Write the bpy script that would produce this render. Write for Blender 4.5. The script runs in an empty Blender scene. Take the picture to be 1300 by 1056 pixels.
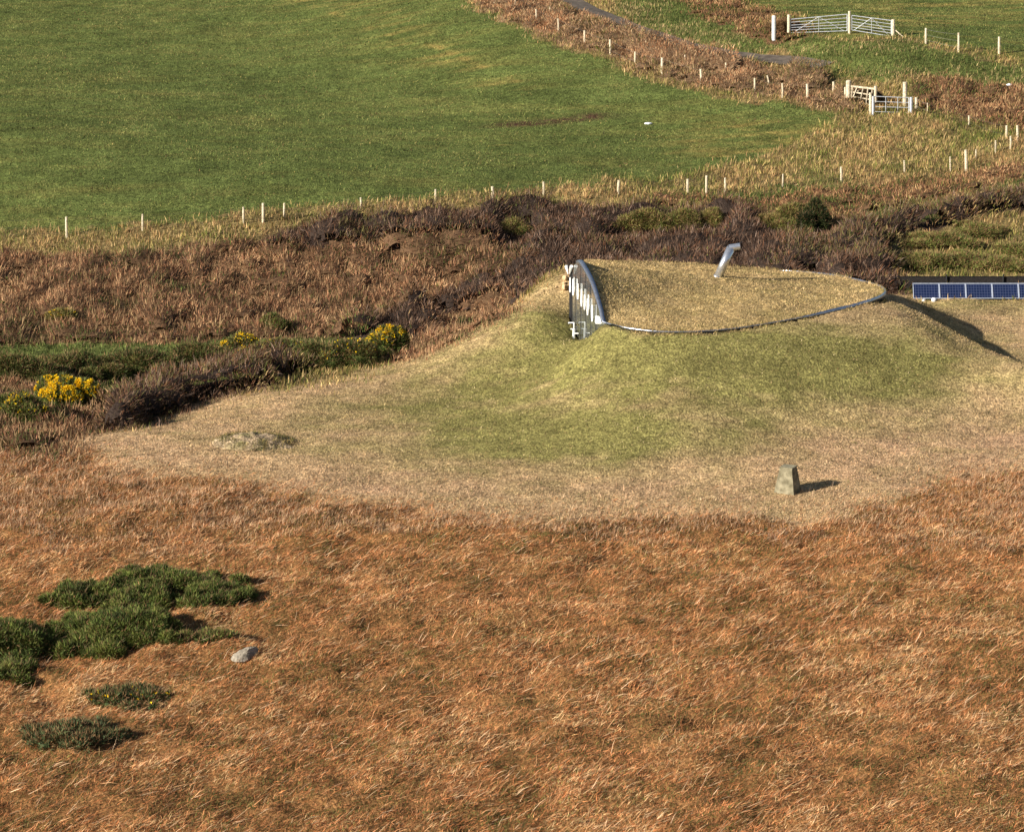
import bpy, math, random
import numpy as np
from mathutils import Vector
random.seed(7); RNG = np.random.default_rng(7)
scene = bpy.context.scene
COL = scene.collection
R = math.radians

# ------------------------------------------------------------------ camera
F, CX, CY, ZC, PITCH = 3600.0, 650.0, 528.0, 35.0, R(14.35)
cam = bpy.data.cameras.new('camera'); camo = bpy.data.objects.new('camera', cam); COL.objects.link(camo)
cam.sensor_width = 36; cam.lens = F / 1300 * 36; cam.clip_start = 1; cam.clip_end = 6000
camo.location = (0, 0, ZC); camo.rotation_euler = (R(90) - PITCH, 0, 0)
scene.camera = camo

def ray(px, py):
    """slopes dx/dy and dz/dy of the sight line through a photo pixel"""
    u = (np.asarray(px, float) - CX) / F; v = -(np.asarray(py, float) - CY) / F
    c, s = math.cos(PITCH), math.sin(PITCH)
    fy = c + v * s; fz = -s + v * c
    return u / fy, fz / fy
def P(px, py, Y):
    a, b = ray(px, py); return np.array([a * Y, Y + 0 * a, ZC + b * Y])
def proj(x, y, z):
    c, s = math.cos(PITCH), math.sin(PITCH); zz = z - ZC
    d = y * c - zz * s; v = y * s + zz * c
    d = np.maximum(d, 1e-3)
    return CX + F * x / d, CY - F * v / d

# ------------------------------------------------------------------ noise
def _hash(ix, iy, seed):
    n = (ix.astype(np.int64) * 374761393 + iy.astype(np.int64) * 668265263 + seed * 1442695041) & 0xffffffff
    n = ((n ^ (n >> 13)) * 1274126177) & 0xffffffff
    n = n ^ (n >> 16)
    return (n & 0xffffff) / float(0xffffff)
def vn(x, y, seed=0):
    ix = np.floor(x); iy = np.floor(y); fx = x - ix; fy = y - iy
    fx = fx * fx * (3 - 2 * fx); fy = fy * fy * (3 - 2 * fy)
    ix = ix.astype(np.int64); iy = iy.astype(np.int64)
    a = _hash(ix, iy, seed); b = _hash(ix + 1, iy, seed); c = _hash(ix, iy + 1, seed); d = _hash(ix + 1, iy + 1, seed)
    return (a * (1 - fx) + b * fx) * (1 - fy) + (c * (1 - fx) + d * fx) * fy - 0.5
def fbm(x, y, s, seed=0, oct=4):
    x = np.asarray(x, float) / s; y = np.asarray(y, float) / s
    t = 0; a = 1.0; n = 0
    for k in range(oct):
        t = t + a * vn(x, y, seed + k * 17); n += a; a *= 0.55; x = x * 2.03 + 3.1; y = y * 2.03 - 1.7
    return t / n * 1.7

# ------------------------------------------------------------------ thin plate spline
class TPS:
    def __init__(s, pts, lam=0.0):
        p = np.array(pts, float); s.c = p[:, :2]; n = len(p)
        d = np.linalg.norm(s.c[:, None] - s.c[None], axis=2)
        K = np.where(d > 0, d * d * np.log(d + 1e-9), 0) + lam * np.eye(n)
        Q = np.c_[np.ones(n), s.c]
        A = np.zeros((n + 3, n + 3)); A[:n, :n] = K; A[:n, n:] = Q; A[n:, :n] = Q.T
        s.w = np.linalg.solve(A, np.r_[p[:, 2], 0, 0, 0])
    def __call__(s, x, y):
        x = np.asarray(x, float); y = np.asarray(y, float); sh = x.shape
        x = x.ravel(); y = y.ravel(); o = np.empty_like(x)
        for i in range(0, len(x), 20000):
            xx = x[i:i+20000]; yy = y[i:i+20000]
            d2 = (xx[:, None] - s.c[:, 0]) ** 2 + (yy[:, None] - s.c[:, 1]) ** 2
            o[i:i+20000] = (0.5 * d2 * np.log(d2 + 1e-12)) @ s.w[:-3] + s.w[-3] + s.w[-2] * xx + s.w[-1] * yy
        return o.reshape(sh)

def inpoly(poly, x, y):
    x = np.asarray(x); y = np.asarray(y); ins = np.zeros(x.shape, bool); n = len(poly)
    for i in range(n):
        x1, y1 = poly[i]; x2, y2 = poly[(i + 1) % n]
        if y1 == y2: continue
        c = ((y1 > y) != (y2 > y)) & (x < (x2 - x1) * (y - y1) / (y2 - y1) + x1)
        ins ^= c
    return ins
def polydist(poly, x, y):
    d = np.full(np.shape(x), 1e9); n = len(poly)
    for i in range(n):
        ax, ay = poly[i]; bx, by = poly[(i + 1) % n]; ex, ey = bx - ax, by - ay
        t = np.clip(((x - ax) * ex + (y - ay) * ey) / (ex * ex + ey * ey + 1e-12), 0, 1)
        d = np.minimum(d, np.hypot(x - ax - t * ex, y - ay - t * ey))
    return d

# ------------------------------------------------------------------ roof rim and roof surface
RIMPX = [(768,408,143.2),(782,413,142.4),(800,416.5,141.8),(830,420,141.2),(860,421,141.0),(895,420,141.2),(930,417,141.7),(965,412,142.4),(1000,406,143.2),
         (1030,400,144.0),(1060,393,145.2),(1085,387,146.3),(1105,381,147.6),(1118,376,149.0),(1124,371,150.4),(1122,366,151.8),(1112,361.5,153.2),(1095,356.5,154.6),
         (1075,352,155.8),(1050,348,157.0),(1020,344.5,158.2),(985,342,159.2),(940,338.5,159.8),(900,335.5,159.8),(860,333,159.5),(820,331.5,158.8),(785,331,157.2),
         (760,330.8,155.4),(748,330.8,153.9),(741,330.6,152.4),(733,332.5,148.9),(728,337,148.6),(724.5,344,148.4),
         (738.5,332.5,147.3),(744,341,146.5),(750,352,145.7),(755,364,145.0),(760,380,144.3),(764,394,143.7)]
# the lip over the glass goes from the far top corner back down to the near corner
def facade_plane():
    n = P(768, 408, 143.2); f = P(724.5, 345, 151.2); return n, f
FN, FF = facade_plane()
def on_facade(px, py, off=0.0):
    a, b = ray(px, py); dx, dy = FF[0] - FN[0], FF[1] - FN[1]
    # (a*Y - nx)*dy - (Y - ny)*dx = 0
    Y = (FN[0] * dy - FN[1] * dx) / (a * dy - dx)
    nx, ny = -dy, dx
    L = math.hypot(nx, ny); nx /= L; ny /= L
    if nx > 0: nx, ny = -nx, -ny
    return np.array([a * Y + nx * off, Y + ny * off, ZC + b * Y])
lip = [(724.5,344),(728,337.5),(733,333),(738,332.5),(744,341),(750,352),(755,364),(760,380),(764,394)]
rim = [P(*p) for p in RIMPX[:30]] + [on_facade(*p) for p in lip]
rim = np.array(rim)
def catmull(pts, k=4, closed=True):
    pts = np.array(pts); n = len(pts); out = []
    rng_ = range(n if closed else n - 1)
    for i in rng_:
        if closed: p0, p1, p2, p3 = pts[(i-1) % n], pts[i], pts[(i+1) % n], pts[(i+2) % n]
        else: p0, p1, p2, p3 = pts[max(i-1,0)], pts[i], pts[i+1], pts[min(i+2,n-1)]
        for j in range(k):
            t = j / k
            out.append(0.5 * ((2*p1) + (-p0+p2)*t + (2*p0-5*p1+4*p2-p3)*t*t + (-p0+3*p1-3*p2+p3)*t**3))
    if not closed: out.append(pts[-1])
    return np.array(out)
rimS = catmull(rim, 4)
rimXY = [tuple(p[:2]) for p in rimS]
roof_ctrl = [tuple(p) for p in rim] + [tuple(P(*p)) for p in [(860,380,147.6),(1000,372,150.0),(912,352,152.2),(940,390,145.6),(860,345,154.2),(785,350,148.6),(770,345,148.9),(825,352,149.8),
             (780,385,144.9),(800,365,147.4),(850,362,149.4),(1060,372,150.5),(980,352,155.0),(820,400,143.9),(800,338,154.5)]]
roofT = TPS(roof_ctrl, 0.02)

# ------------------------------------------------------------------ terrain
ctrl = []
for t in [
 # mown plateau in front of the house
 (0,640,122.5),(300,640,122.5),(650,645,122.5),(1000,640,122.8),(1300,630,123),(1000,622,124.8),(850,600,127.6),(650,600,127.8),(1100,590,128.8),(1300,585,129.5),
 (500,560,133),(330,500,143.2),(300,600,127.6),(160,548,135.2),(90,562,133),(200,600,127.6),(600,500,141.6),(480,470,148.6),(560,440,152.5),(640,400,156.5),(650,450,146),(690,400,149.6),
 (850,540,132.2),(850,500,135.4),(850,460,138.4),(700,520,136.2),(700,470,142.6),(1000,560,131.6),(1000,500,136.0),(1000,450,139.5),(1100,500,137.0),(1100,440,141.3),
 (1200,520,136.4),(1200,470,140.2),(1300,520,137.0),
 # front of the rim
 (768,411,143.1),(800,419,141.7),(860,424,140.9),(930,420,141.6),(1000,409,143.0),(1060,396,145.0),(1105,384,147.3),(1120,380,148.6),
 # crest right of the house and the hollow behind it
 (1146,389,147.9),(1169,399,147.4),(1196,414,146.4),(1219,426,145.6),(1242,440,144.0),(1281,456,141.7),(1300,463,140.6),(1360,482,138.8),
 (1150,376,156.2),(1185,389,157.5),(1223,405,156.5),(1245,430,152.6),(1271,445,148.6),(1300,455,147),(1350,470,144),
 (1250,400,159),(1300,420,154.5),(1300,390,160),(1200,378,163.2),(1300,378,163.2),(1350,400,158),(1250,365,168),
 # notch under the glass
 (727,432,149.0),(724,450,144.6),(745,429,146.6),(760,420,144.6),(715,420,149.0),(712,380,153.0),(716,352,154.6),(720,341,156.0),(700,400,150.2),(690,360,154.6),(672,372,154.4),
 # left ditch, hedge line, bank
 (120,545,139),(0,540,137),(200,500,149),(0,480,150),(300,470,153),(400,455,156),(0,440,160),(200,440,160),(450,430,162),(560,410,166),(660,370,170),
 (0,340,172),(300,335,173),(500,320,175),(700,292,179),(150,390,166),(350,390,168),
 (85,302,176.5),(181,292,177.5),(309,281,179),(361,278,180),(458,266,181.5),(553,257,183),(690,249,185),(785,245,186.5),(896,243,187.5),(994,236,189),(1068,231,190),(1149,219,192),(1206,214,193),(1264,198,195),(1300,182,197),
 (900,290,179),(1100,290,178),(1250,300,177),(1250,330,173),(1150,340,171),(1300,340,172),(1050,330,172),
 # fields
 (0,150,208),(400,150,211),(700,150,209),(900,160,206),(0,40,250),(400,40,246),(0,0,268),(400,0,262),(600,0,248),(550,80,228),
 (680,26,237),(742,55,229),(806,82,223),(890,107,216),(958,117,213),(1025,126,211),(1108,148,207),(1156,143,207.5),(1230,160,205),(1300,165,204),
 (720,2,246),(775,24,238),(860,56,229),(940,74,224),(985,75,223.5),(1060,94,218),(1125,112,213.5),
 (860,20,240),(940,30,235),(1002,44,229),(1078,44,227.5),(1134,48,226.5),(1217,67,222),(1300,75,221),(1100,80,219),(1250,100,216),(1250,20,240),(1100,0,250),(1300,0,248),(900,-10,252),
 ]:
    ctrl.append(tuple(P(*t)))
# guard points: hidden ground and ground outside the picture
ctrl += [(20.8,152.8,2.1),(22.6,151.0,1.7),(24.6,149.2,0.8),(26.2,147.8,.4),(20.4,155.5,2.0),(19.5,158.5,1.6),(16,161.2,1.2),(8,166,0.4),(14,168,0.4),(22,168,0.3),(22,161,0.1),(3,163,0.2),(6,163,1.6),(13,163,1.2),(-45,120,-0.6),(45,120,-0.4),(-45,150,-0.8),(45,150,0.2),(-50,178,1.2),(50,178,3.2),(-55,210,3.8),(60,210,7),
         (-60,260,6.5),(60,260,10.5),(-30,300,8.5),(30,300,11.5),(0,90,-0.6),(-15,90,-0.7),(15,90,-0.4),(0,105,-0.6),(-20,105,-0.7),(20,105,-0.4),(-40,90,-0.6),(40,90,-0.3),
         (0,80,-0.2),(-30,80,-0.3),(30,80,0)]
terT = TPS(ctrl, 0.05)

def far_profile(x, y):
    z = np.interp(y, [-200, -60, 0, 3, 15, 40, 60, 80, 120, 150, 180, 210, 260, 320, 500, 900, 2600],
                     [60, 45, 33.2, 32.6, 25, 9, 2.2, -.2, -.6, -.3, 1.8, 4.5, 8, 10.5, 24, 55, 120])
    return z + 3.0 * fbm(x, y, 160, 5) * np.clip((np.hypot(x, y - 150) - 60) / 150, 0, 1)
XS0, XS1, YS0, YS1 = -62, 66, 76, 292
def smooth01(t): t = np.clip(t, 0, 1); return t * t * (3 - 2 * t)

# ---- ground zones: id, outline (photo coordinates of the ground patch), depth range
ROUGH, FIELD, MOWN, BRACK, BANK, SCRUB, LUSH, HEDGE, RUST = range(9)
ZP = [
 (FIELD, [(-400,-300),(590,-300),(592,0),(640,27),(700,56),(760,77),(820,97),(880,116),(960,131),(1040,141),(1075,150),(1040,166),(980,190),(920,212),(860,224),(760,233),(640,241),(540,247),(440,257),(330,272),(200,284),(80,292),(-400,300)], 172, 999),
 (HEDGE, [(580,-300),(600,0),(640,25),(700,50),(770,72),(820,90),(880,108),(950,120),(1000,128),(1095,148),(1106,118),(1060,98),(960,84),(930,74),(850,50),(775,26),(722,4),(700,-300)], 180, 999),
 (LUSH, [(745,-300),(762,0),(790,22),(860,50),(930,72),(1000,66),(1010,52),(985,50),(940,30),(880,10),(860,-300)], 180, 999),
 (RUST, [(780,-300),(850,0),(880,14),(940,32),(985,58),(1018,52),(1022,36),(1000,24),(940,8),(900,-300)], 180, 999),
 (FIELD, [(905,-300),(945,6),(1010,24),(1030,42),(1160,50),(1300,70),(1600,90),(1600,-300)], 180, 999),
 (LUSH, [(1000,64),(1030,46),(1140,52),(1300,80),(1600,100),(1600,125),(1300,108),(1160,98),(1125,106),(1060,94),(1000,80)], 180, 999),
 (RUST, [(1150,100),(1300,110),(1600,125),(1600,185),(1300,172),(1230,152),(1165,138)], 180, 999),
 (LUSH, [(880,248),(1000,240),(1150,228),(1150,238),(1000,256),(930,258)], 170, 230),
 (RUST, [(760,250),(900,252),(960,250),(1100,236),(1230,222),(1300,200),(1600,150),(1600,215),(1300,228),(1230,240),(1150,262),(1080,284),(1000,272),(920,262)], 165, 230),
 (LUSH, [(1060,292),(1150,268),(1230,246),(1300,228),(1600,190),(1600,215),(1300,244),(1150,288),(1080,300)], 165, 230),
 (BANK, [(-400,335),(0,330),(200,322),(350,300),(520,285),(640,306),(720,322),(640,352),(560,387),(470,412),(420,440),(200,447),(0,462),(-400,480)], 157, 230),
 (SCRUB, [(330,306),(380,292),(460,284),(560,278),(660,272),(760,268),(900,272),(960,284),(1080,292),(1150,286),(1230,262),(1300,246),(1600,210),(1600,262),(1300,272),(1230,280),(1150,300),(1130,352),(740,345),(700,334),(620,314),(520,306),(420,320),(345,316)], 163, 230),
 (SCRUB, [(425,478),(440,440),(470,410),(560,385),(640,350),(720,316),(800,318),(800,420),(640,440),(560,470)], 157, 180),
 (LUSH, [(-400,520),(-400,430),(0,440),(200,440),(420,420),(510,412),(505,455),(380,478),(250,512),(110,520)], 141, 162),
 (SCRUB, [(112,556),(108,528),(160,518),(240,490),(310,472),(372,458),(388,470),(330,492),(250,514),(170,548)], 136, 156),
 (BANK, [(-400,600),(-400,480),(0,470),(112,470),(130,552),(60,585),(0,575)], 128, 157),
 (ROUGH, [(1140,300),(1300,270),(1600,250),(1600,372),(1140,372)], 165, 180),
 (SCRUB, [(740,290),(1140,290),(1140,440),(740,440)], 165, 182),
 (BANK, [(470,490),(560,452),(640,412),(660,385),(600,392),(500,440)], 148, 172),
 (MOWN, [(88,563),(160,549),(250,515),(330,499),(420,484),(480,468),(560,438),(640,398),(715,345),(745,300),(1160,300),(1160,378),(1600,378),(1600,560),(1300,598),(1200,622),(1100,640),(1000,655),(850,656),(700,660),(600,650),(420,626),(300,612),(150,592),(70,575)], 118, 165),
]
def zone(x, y, z, warp=True):
    px, py = proj(x, y, z)
    if warp:
        px = px + 26 * fbm(x, y, 3.0, 50) + 8*fbm(x, y, .8, 51); py = py + 15 * fbm(x, y, 3.4, 60) + 5*fbm(x, y, .9, 61)
    o = np.full(np.shape(x), ROUGH); o[(y < 133)] = BRACK
    for zid, poly, y0, y1 in ZP:
        qx, qy = (px, py) if zid != MOWN else (px, py + np.where(y < 136, 26*fbm(x, y, 7.0, 63) + 10*fbm(x, y, 1.6, 64), 0))
        o[(y > y0) & (y < y1) & inpoly(poly, qx, qy)] = zid
    o[(y > 292)] = FIELD; o[y < 78] = BRACK
    return o

gx = np.concatenate([[-2500,-1600,-1000,-650,-420,-280,-200,-150,-115,-90,-75], np.arange(XS0, XS1, 0.3), [XS1+6,XS1+18,XS1+40,XS1+75,XS1+130,XS1+220,XS1+360,600,1000,1600,2500]])
gy = np.concatenate([[-200,-120,-60,-30,-12,-4,0,3,6,9,12,15,19,23,28,33,38,44,50,56,62,67,71], np.arange(YS0, YS1, 0.3), [YS1+5,YS1+14,YS1+30,YS1+55,YS1+95,YS1+160,YS1+260,YS1+420,1000,1500,2600]])
GX, GY = np.meshgrid(gx, gy)
ZF = far_profile(GX, GY)
mx = smooth01(np.minimum(GX - XS0, XS1 - GX) / 14) * smooth01(np.minimum((GY - YS0) / 6, (YS1 - GY) / 20))
GZ = ZF.copy(); m = mx > 0
GZ[m] = terT(GX[m], GY[m]) * mx[m] + ZF[m] * (1 - mx[m])
# steep bank behind the crest that runs right from the house
crest = [P(*q) for q in [(1125,377,150.2),(1134,384,148.8),(1146,389,147.9),(1169,399,147.4),(1196,414,146.4),(1219,426,145.6),(1242,440,144.0),(1281,456,141.7),(1300,463,140.6),(1360,482,138.8)]]
rg = (GX > 18.5) & (GX < 34) & (GY > 138) & (GY < 163); xr, yr, zr = GX[rg], GY[rg], GZ[rg]
bd = np.full(xr.shape, 1e9); bs = np.zeros(xr.shape); bz = np.zeros(xr.shape)
for (ax, ay, az), (bx_, by_, bz_) in zip(crest[:-1], crest[1:]):
    ex, ey = bx_-ax, by_-ay; tt = np.clip(((xr-ax)*ex+(yr-ay)*ey)/(ex*ex+ey*ey), 0, 1)
    dd_ = np.hypot(xr-ax-tt*ex, yr-ay-tt*ey); sg = ex*(yr-ay-tt*ey) - ey*(xr-ax-tt*ex)
    u_ = dd_ < bd; bd = np.where(u_, dd_, bd); bs = np.where(u_, sg, bs); bz = np.where(u_, az+(bz_-az)*tt, bz)
floor_ = np.interp(xr, [20, 22, 25, 28], [2.1, 1.85, .7, .3]) + .12*fbm(xr, yr, 3, 8)
GZ[rg] = np.where(bs > 0, np.minimum(zr, np.maximum(floor_, bz - .95*np.maximum(bd-.25, 0))), np.where(bd < 2.5, zr + (np.minimum(zr, bz+.02)-zr)*(1-bd/2.5), zr))
GBASE = GZ.copy()
zn = zone(GX, GY, GBASE)
amp = np.choose(zn, [.16,.05,.035,.34,.22,.2,.14,.22,.2])
GZ = GZ + amp * (fbm(GX, GY, 2.2, 11) + 0.5 * fbm(GX, GY, 0.8, 12)) * np.where((np.abs(GX) < 70) & (GY > 72) & (GY < 300), 1, 0)
GZ += np.where(zn == BRACK, .28*fbm(GX*.8, GY*1.1, 1.1, 14), 0)
GZ += np.where(zn == MOWN, 0.10 * fbm(GX, GY, 7, 31), 0)
# the house is dug in: ground is cut away inside the rim
near = (np.abs(GX - 12) < 12) & (np.abs(GY - 150) < 12)
cut = np.zeros_like(GZ); sx, sy = GX[near], GY[near]
ins = inpoly(rimXY, sx, sy); dd = polydist(rimXY, sx, sy)
tmp = GZ[near]; base = GBASE[near]
fr = np.where(dd < 0.5, base - 0.02, tmp)            # keep the turf edge tidy next to the rim
tmp = np.where(ins & (dd > 0.12), base - 3.2, fr)
GZ[near] = tmp

def hgt(x, y, G=None):
    G = GZ if G is None else G
    x = np.asarray(x, float); y = np.asarray(y, float)
    i = np.clip(np.searchsorted(gx, x) - 1, 0, len(gx) - 2); j = np.clip(np.searchsorted(gy, y) - 1, 0, len(gy) - 2)
    u = (x - gx[i]) / (gx[i+1] - gx[i]); v = (y - gy[j]) / (gy[j+1] - gy[j])
    return (G[j, i] * (1-u) + G[j, i+1] * u) * (1-v) + (G[j+1, i] * (1-u) + G[j+1, i+1] * u) * v
def surf(x, y):
    """visible ground, roof turf included"""
    x = np.asarray(x, float); y = np.asarray(y, float); z = hgt(x, y).copy()
    mk = (np.abs(x - 12) < 12) & (np.abs(y - 150) < 12)
    if mk.any():
        xi, yi = x[mk], y[mk]; zi = z[mk]; q = inpoly(rimXY, xi, yi)
        if q.any(): zi[q] = roofT(xi[q], yi[q])
        z[mk] = zi
    return z
def cast(px, py, y0=82, y1=290):
    a, b = ray(px, py); Y = np.arange(y0, y1, 0.1); s = surf(a * Y, Y); r = ZC + b * Y
    k = np.argmax(r < s)
    return np.array([a * Y[k], Y[k], s[k]])

# ------------------------------------------------------------------ colour helpers and materials
def lin(c):
    c = np.asarray(c, float) / 255.0
    return np.where(c <= 0.04045, c / 12.92, ((c + 0.055) / 1.055) ** 2.4)
def nodes(name):
    m = bpy.data.materials.new(name); m.use_nodes = True; return m, m.node_tree, m.node_tree.nodes['Principled BSDF']
def mat_attr(name, rough=0.8, var=0.0, scale=6.0, bump=0.0, bscale=20.0, spec=0.2, trans=0.0, grass=False):
    m, t, b = nodes(name); N = t.nodes; L = t.links
    a = N.new('ShaderNodeAttribute'); a.attribute_name = 'Col'
    out = a.outputs['Color']
    b.inputs['Roughness'].default_value = rough; b.inputs['Specular IOR Level'].default_value = spec
    if var > 0:
        g = N.new('ShaderNodeNewGeometry')
        for sc_, v_ in ((scale, var*.8), (scale * 2.4, var * 1.2), (scale * 5.3, var * 1.3), (scale * 0.23, var * 0.6)):
            n = N.new('ShaderNodeTexNoise'); n.inputs['Scale'].default_value = sc_; n.inputs['Detail'].default_value = 3
            L.new(g.outputs['Position'], n.inputs['Vector'])
            r = N.new('ShaderNodeMapRange'); r.inputs[1].default_value = 0.3; r.inputs[2].default_value = 0.7
            r.inputs[3].default_value = 1 - v_; r.inputs[4].default_value = 1 + v_
            L.new(n.outputs['Fac'], r.inputs[0])
            mm = N.new('ShaderNodeVectorMath'); mm.operation = 'SCALE'
            L.new(out, mm.inputs[0]); L.new(r.outputs[0], mm.inputs['Scale']); out = mm.outputs[0]
        if bump > 0:
            n2 = N.new('ShaderNodeTexNoise'); n2.inputs['Scale'].default_value = bscale; n2.inputs['Detail'].default_value = 5
            L.new(g.outputs['Position'], n2.inputs['Vector'])
            bp = N.new('ShaderNodeBump'); bp.inputs['Strength'].default_value = bump; bp.inputs['Distance'].default_value = 0.22
            L.new(n2.outputs['Fac'], bp.inputs['Height']); L.new(bp.outputs['Normal'], b.inputs['Normal'])
    L.new(out, b.inputs['Base Color'])
    if trans > 0:
        tr = N.new('ShaderNodeBsdfTranslucent'); L.new(out, tr.inputs['Color'])
        mx_ = N.new('ShaderNodeMixShader'); mx_.inputs[0].default_value = trans
        L.new(b.outputs[0], mx_.inputs[1]); L.new(tr.outputs[0], mx_.inputs[2])
        L.new(mx_.outputs[0], N['Material Output'].inputs['Surface'])
    return m
def mat_noise(name, c1, c2, scale=8, rough=0.7, metal=0.0, bump=0.0, bscale=30, spec=0.4, detail=4, lo=0.35, hi=0.65):
    m, t, b = nodes(name); N = t.nodes; L = t.links
    tc = N.new('ShaderNodeTexCoord'); n = N.new('ShaderNodeTexNoise'); n.inputs['Scale'].default_value = scale; n.inputs['Detail'].default_value = detail
    L.new(tc.outputs['Object'], n.inputs['Vector'])
    r = N.new('ShaderNodeMapRange'); r.inputs[1].default_value = lo; r.inputs[2].default_value = hi
    L.new(n.outputs['Fac'], r.inputs[0])
    x = N.new('ShaderNodeMix'); x.data_type = 'RGBA'
    x.inputs[6].default_value = (*lin(c1), 1); x.inputs[7].default_value = (*lin(c2), 1)
    L.new(r.outputs[0], x.inputs[0]); L.new(x.outputs[2], b.inputs['Base Color'])
    b.inputs['Roughness'].default_value = rough; b.inputs['Metallic'].default_value = metal; b.inputs['Specular IOR Level'].default_value = spec
    if bump > 0:
        n2 = N.new('ShaderNodeTexNoise'); n2.inputs['Scale'].default_value = bscale; n2.inputs['Detail'].default_value = 6
        L.new(tc.outputs['Object'], n2.inputs['Vector'])
        bp = N.new('ShaderNodeBump'); bp.inputs['Strength'].default_value = bump; bp.inputs['Distance'].default_value = 0.04
        L.new(n2.outputs['Fac'], bp.inputs['Height']); L.new(bp.outputs['Normal'], b.inputs['Normal'])
    return m
M = {}
M['ground'] = mat_attr('turf_and_soil', 0.95, var=0.34, scale=2.0, bump=0.55, bscale=9, spec=0.05)
M['veg'] = mat_attr('dry_stalks', 0.75, spec=0.15, trans=0.22)
M['twig'] = mat_attr('bare_twigs', 0.85, spec=0.1)
M['leaf'] = mat_attr('gorse_leaves', 0.7, spec=0.25, trans=0.12)
M['wood'] = mat_noise('weathered_post_wood', (226,214,186), (176,160,132), 9, 0.8, bump=0.4, spec=0.1)
M['paleWood'] = mat_noise('pale_gate_wood', (215,203,178), (165,150,125), 9, 0.8, bump=0.4, spec=0.1)
M['galv'] = mat_noise('galvanised_steel', (215,218,222), (175,180,186), 12, 0.45, metal=0.35, spec=0.5)
M['steel'] = mat_noise('stainless_steel', (226,228,232), (206,210,216), 5, 0.27, metal=.85)
M['brushed'] = mat_noise('brushed_stainless_edge', (178,184,196), (150,156,168), 5, 0.3, metal=.85)
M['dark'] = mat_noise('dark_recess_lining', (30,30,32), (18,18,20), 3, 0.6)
M['white'] = mat_noise('white_painted_timber', (238,238,234), (205,205,200), 6, 0.6)
M['alu'] = mat_noise('aluminium_panel_frame', (176,184,200), (150,158,176), 8, 0.5, metal=.3)
M['frame'] = mat_noise('grey_mullion_metal', (70,70,72), (50,50,54), 6, 0.4, metal=0.6)
M['conc'] = mat_noise('weathered_concrete', (150,142,118), (104,98,78), 3.2, 0.9, bump=0.6, bscale=18, spec=0.1)
M['stone'] = mat_noise('pale_field_stone', (158,148,132), (110,102,90), 4, 0.9, bump=0.8, bscale=12, spec=0.1)
M['stoneTan'] = mat_noise('tan_sandstone', (214,186,144), (160,134,100), 5, 0.9, bump=0.7, bscale=14, spec=0.1)
M['soil'] = mat_noise('dry_soil_and_stone', (178,152,122), (122,108,80), 2.8, 0.95, bump=1.0, bscale=9, spec=0.05)
M['asphalt'] = mat_noise('worn_asphalt', (106,96,86), (82,74,66), 2.0, 0.9, bump=0.4, bscale=40, spec=0.15)
M['mesh'] = mat_noise('dark_windbreak_netting', (52,48,46), (34,32,32), 10, 0.9, spec=0.1)
M['wire'] = mat_noise('dull_fence_wire', (120,116,108), (90,86,80), 10, 0.5, metal=0.5)
M['litter'] = mat_noise('white_plastic', (232,234,236), (205,208,212), 6, 0.5)
def glass_mat():
    m, t, b = nodes('tinted_mirror_glass')
    b.inputs['Base Color'].default_value = (0.55, 0.58, 0.58, 1); b.inputs['Metallic'].default_value = 0.9
    b.inputs['Roughness'].default_value = 0.03
    return m
M['glass'] = glass_mat()
def pv_mat():
    m, t, b = nodes('blue_solar_cells'); N = t.nodes; L = t.links
    tc = N.new('ShaderNodeTexCoord'); br = N.new('ShaderNodeTexBrick')
    br.offset = 0; br.inputs['Scale'].default_value = 1.0
    br.inputs['Color1'].default_value = (0.006, 0.012, 0.042, 1); br.inputs['Color2'].default_value = (0.009, 0.016, 0.054, 1)
    br.inputs['Mortar'].default_value = (0.05, 0.065, 0.12, 1); br.inputs['Mortar Size'].default_value = 0.012
    br.inputs['Brick Width'].default_value = 0.158; br.inputs['Row Height'].default_value = 0.166
    L.new(tc.outputs['UV'], br.inputs['Vector']); L.new(br.outputs['Color'], b.inputs['Base Color'])
    b.inputs['Roughness'].default_value = 0.5; b.inputs['Specular IOR Level'].default_value = 0.05
    return m
M['pv'] = pv_mat()

# ------------------------------------------------------------------ mesh builders
def tag(o, label=None, cat=None, group=None, kind=None):
    if label: o['label'] = label
    if cat: o['category'] = cat
    if group: o['group'] = group
    if kind: o['kind'] = kind
    return o
def np_mesh(name, V, quads, tris, mat, col=None, parent=None, smooth=False):
    me = bpy.data.meshes.new(name); nq, nt = len(quads), len(tris)
    me.vertices.add(len(V)); me.vertices.foreach_set('co', np.ascontiguousarray(V, np.float32).ravel())
    lv = np.concatenate([np.asarray(quads, np.int32).ravel(), np.asarray(tris, np.int32).ravel()]).astype(np.int32)
    me.loops.add(len(lv)); me.loops.foreach_set('vertex_index', lv)
    ls = np.concatenate([np.arange(nq) * 4, nq * 4 + np.arange(nt) * 3]).astype(np.int32)
    me.polygons.add(nq + nt); me.polygons.foreach_set('loop_start', ls)
    me.update(calc_edges=True)
    if smooth: me.polygons.foreach_set('use_smooth', np.ones(nq + nt, bool))
    if col is not None:
        a = me.color_attributes.new('Col', 'FLOAT_COLOR', 'POINT')
        a.data.foreach_set('color', np.c_[col, np.ones(len(col))].astype(np.float32).ravel())
    me.materials.append(mat)
    o = bpy.data.objects.new(name, me); COL.objects.link(o)
    if parent: o.parent = parent
    return o
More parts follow.
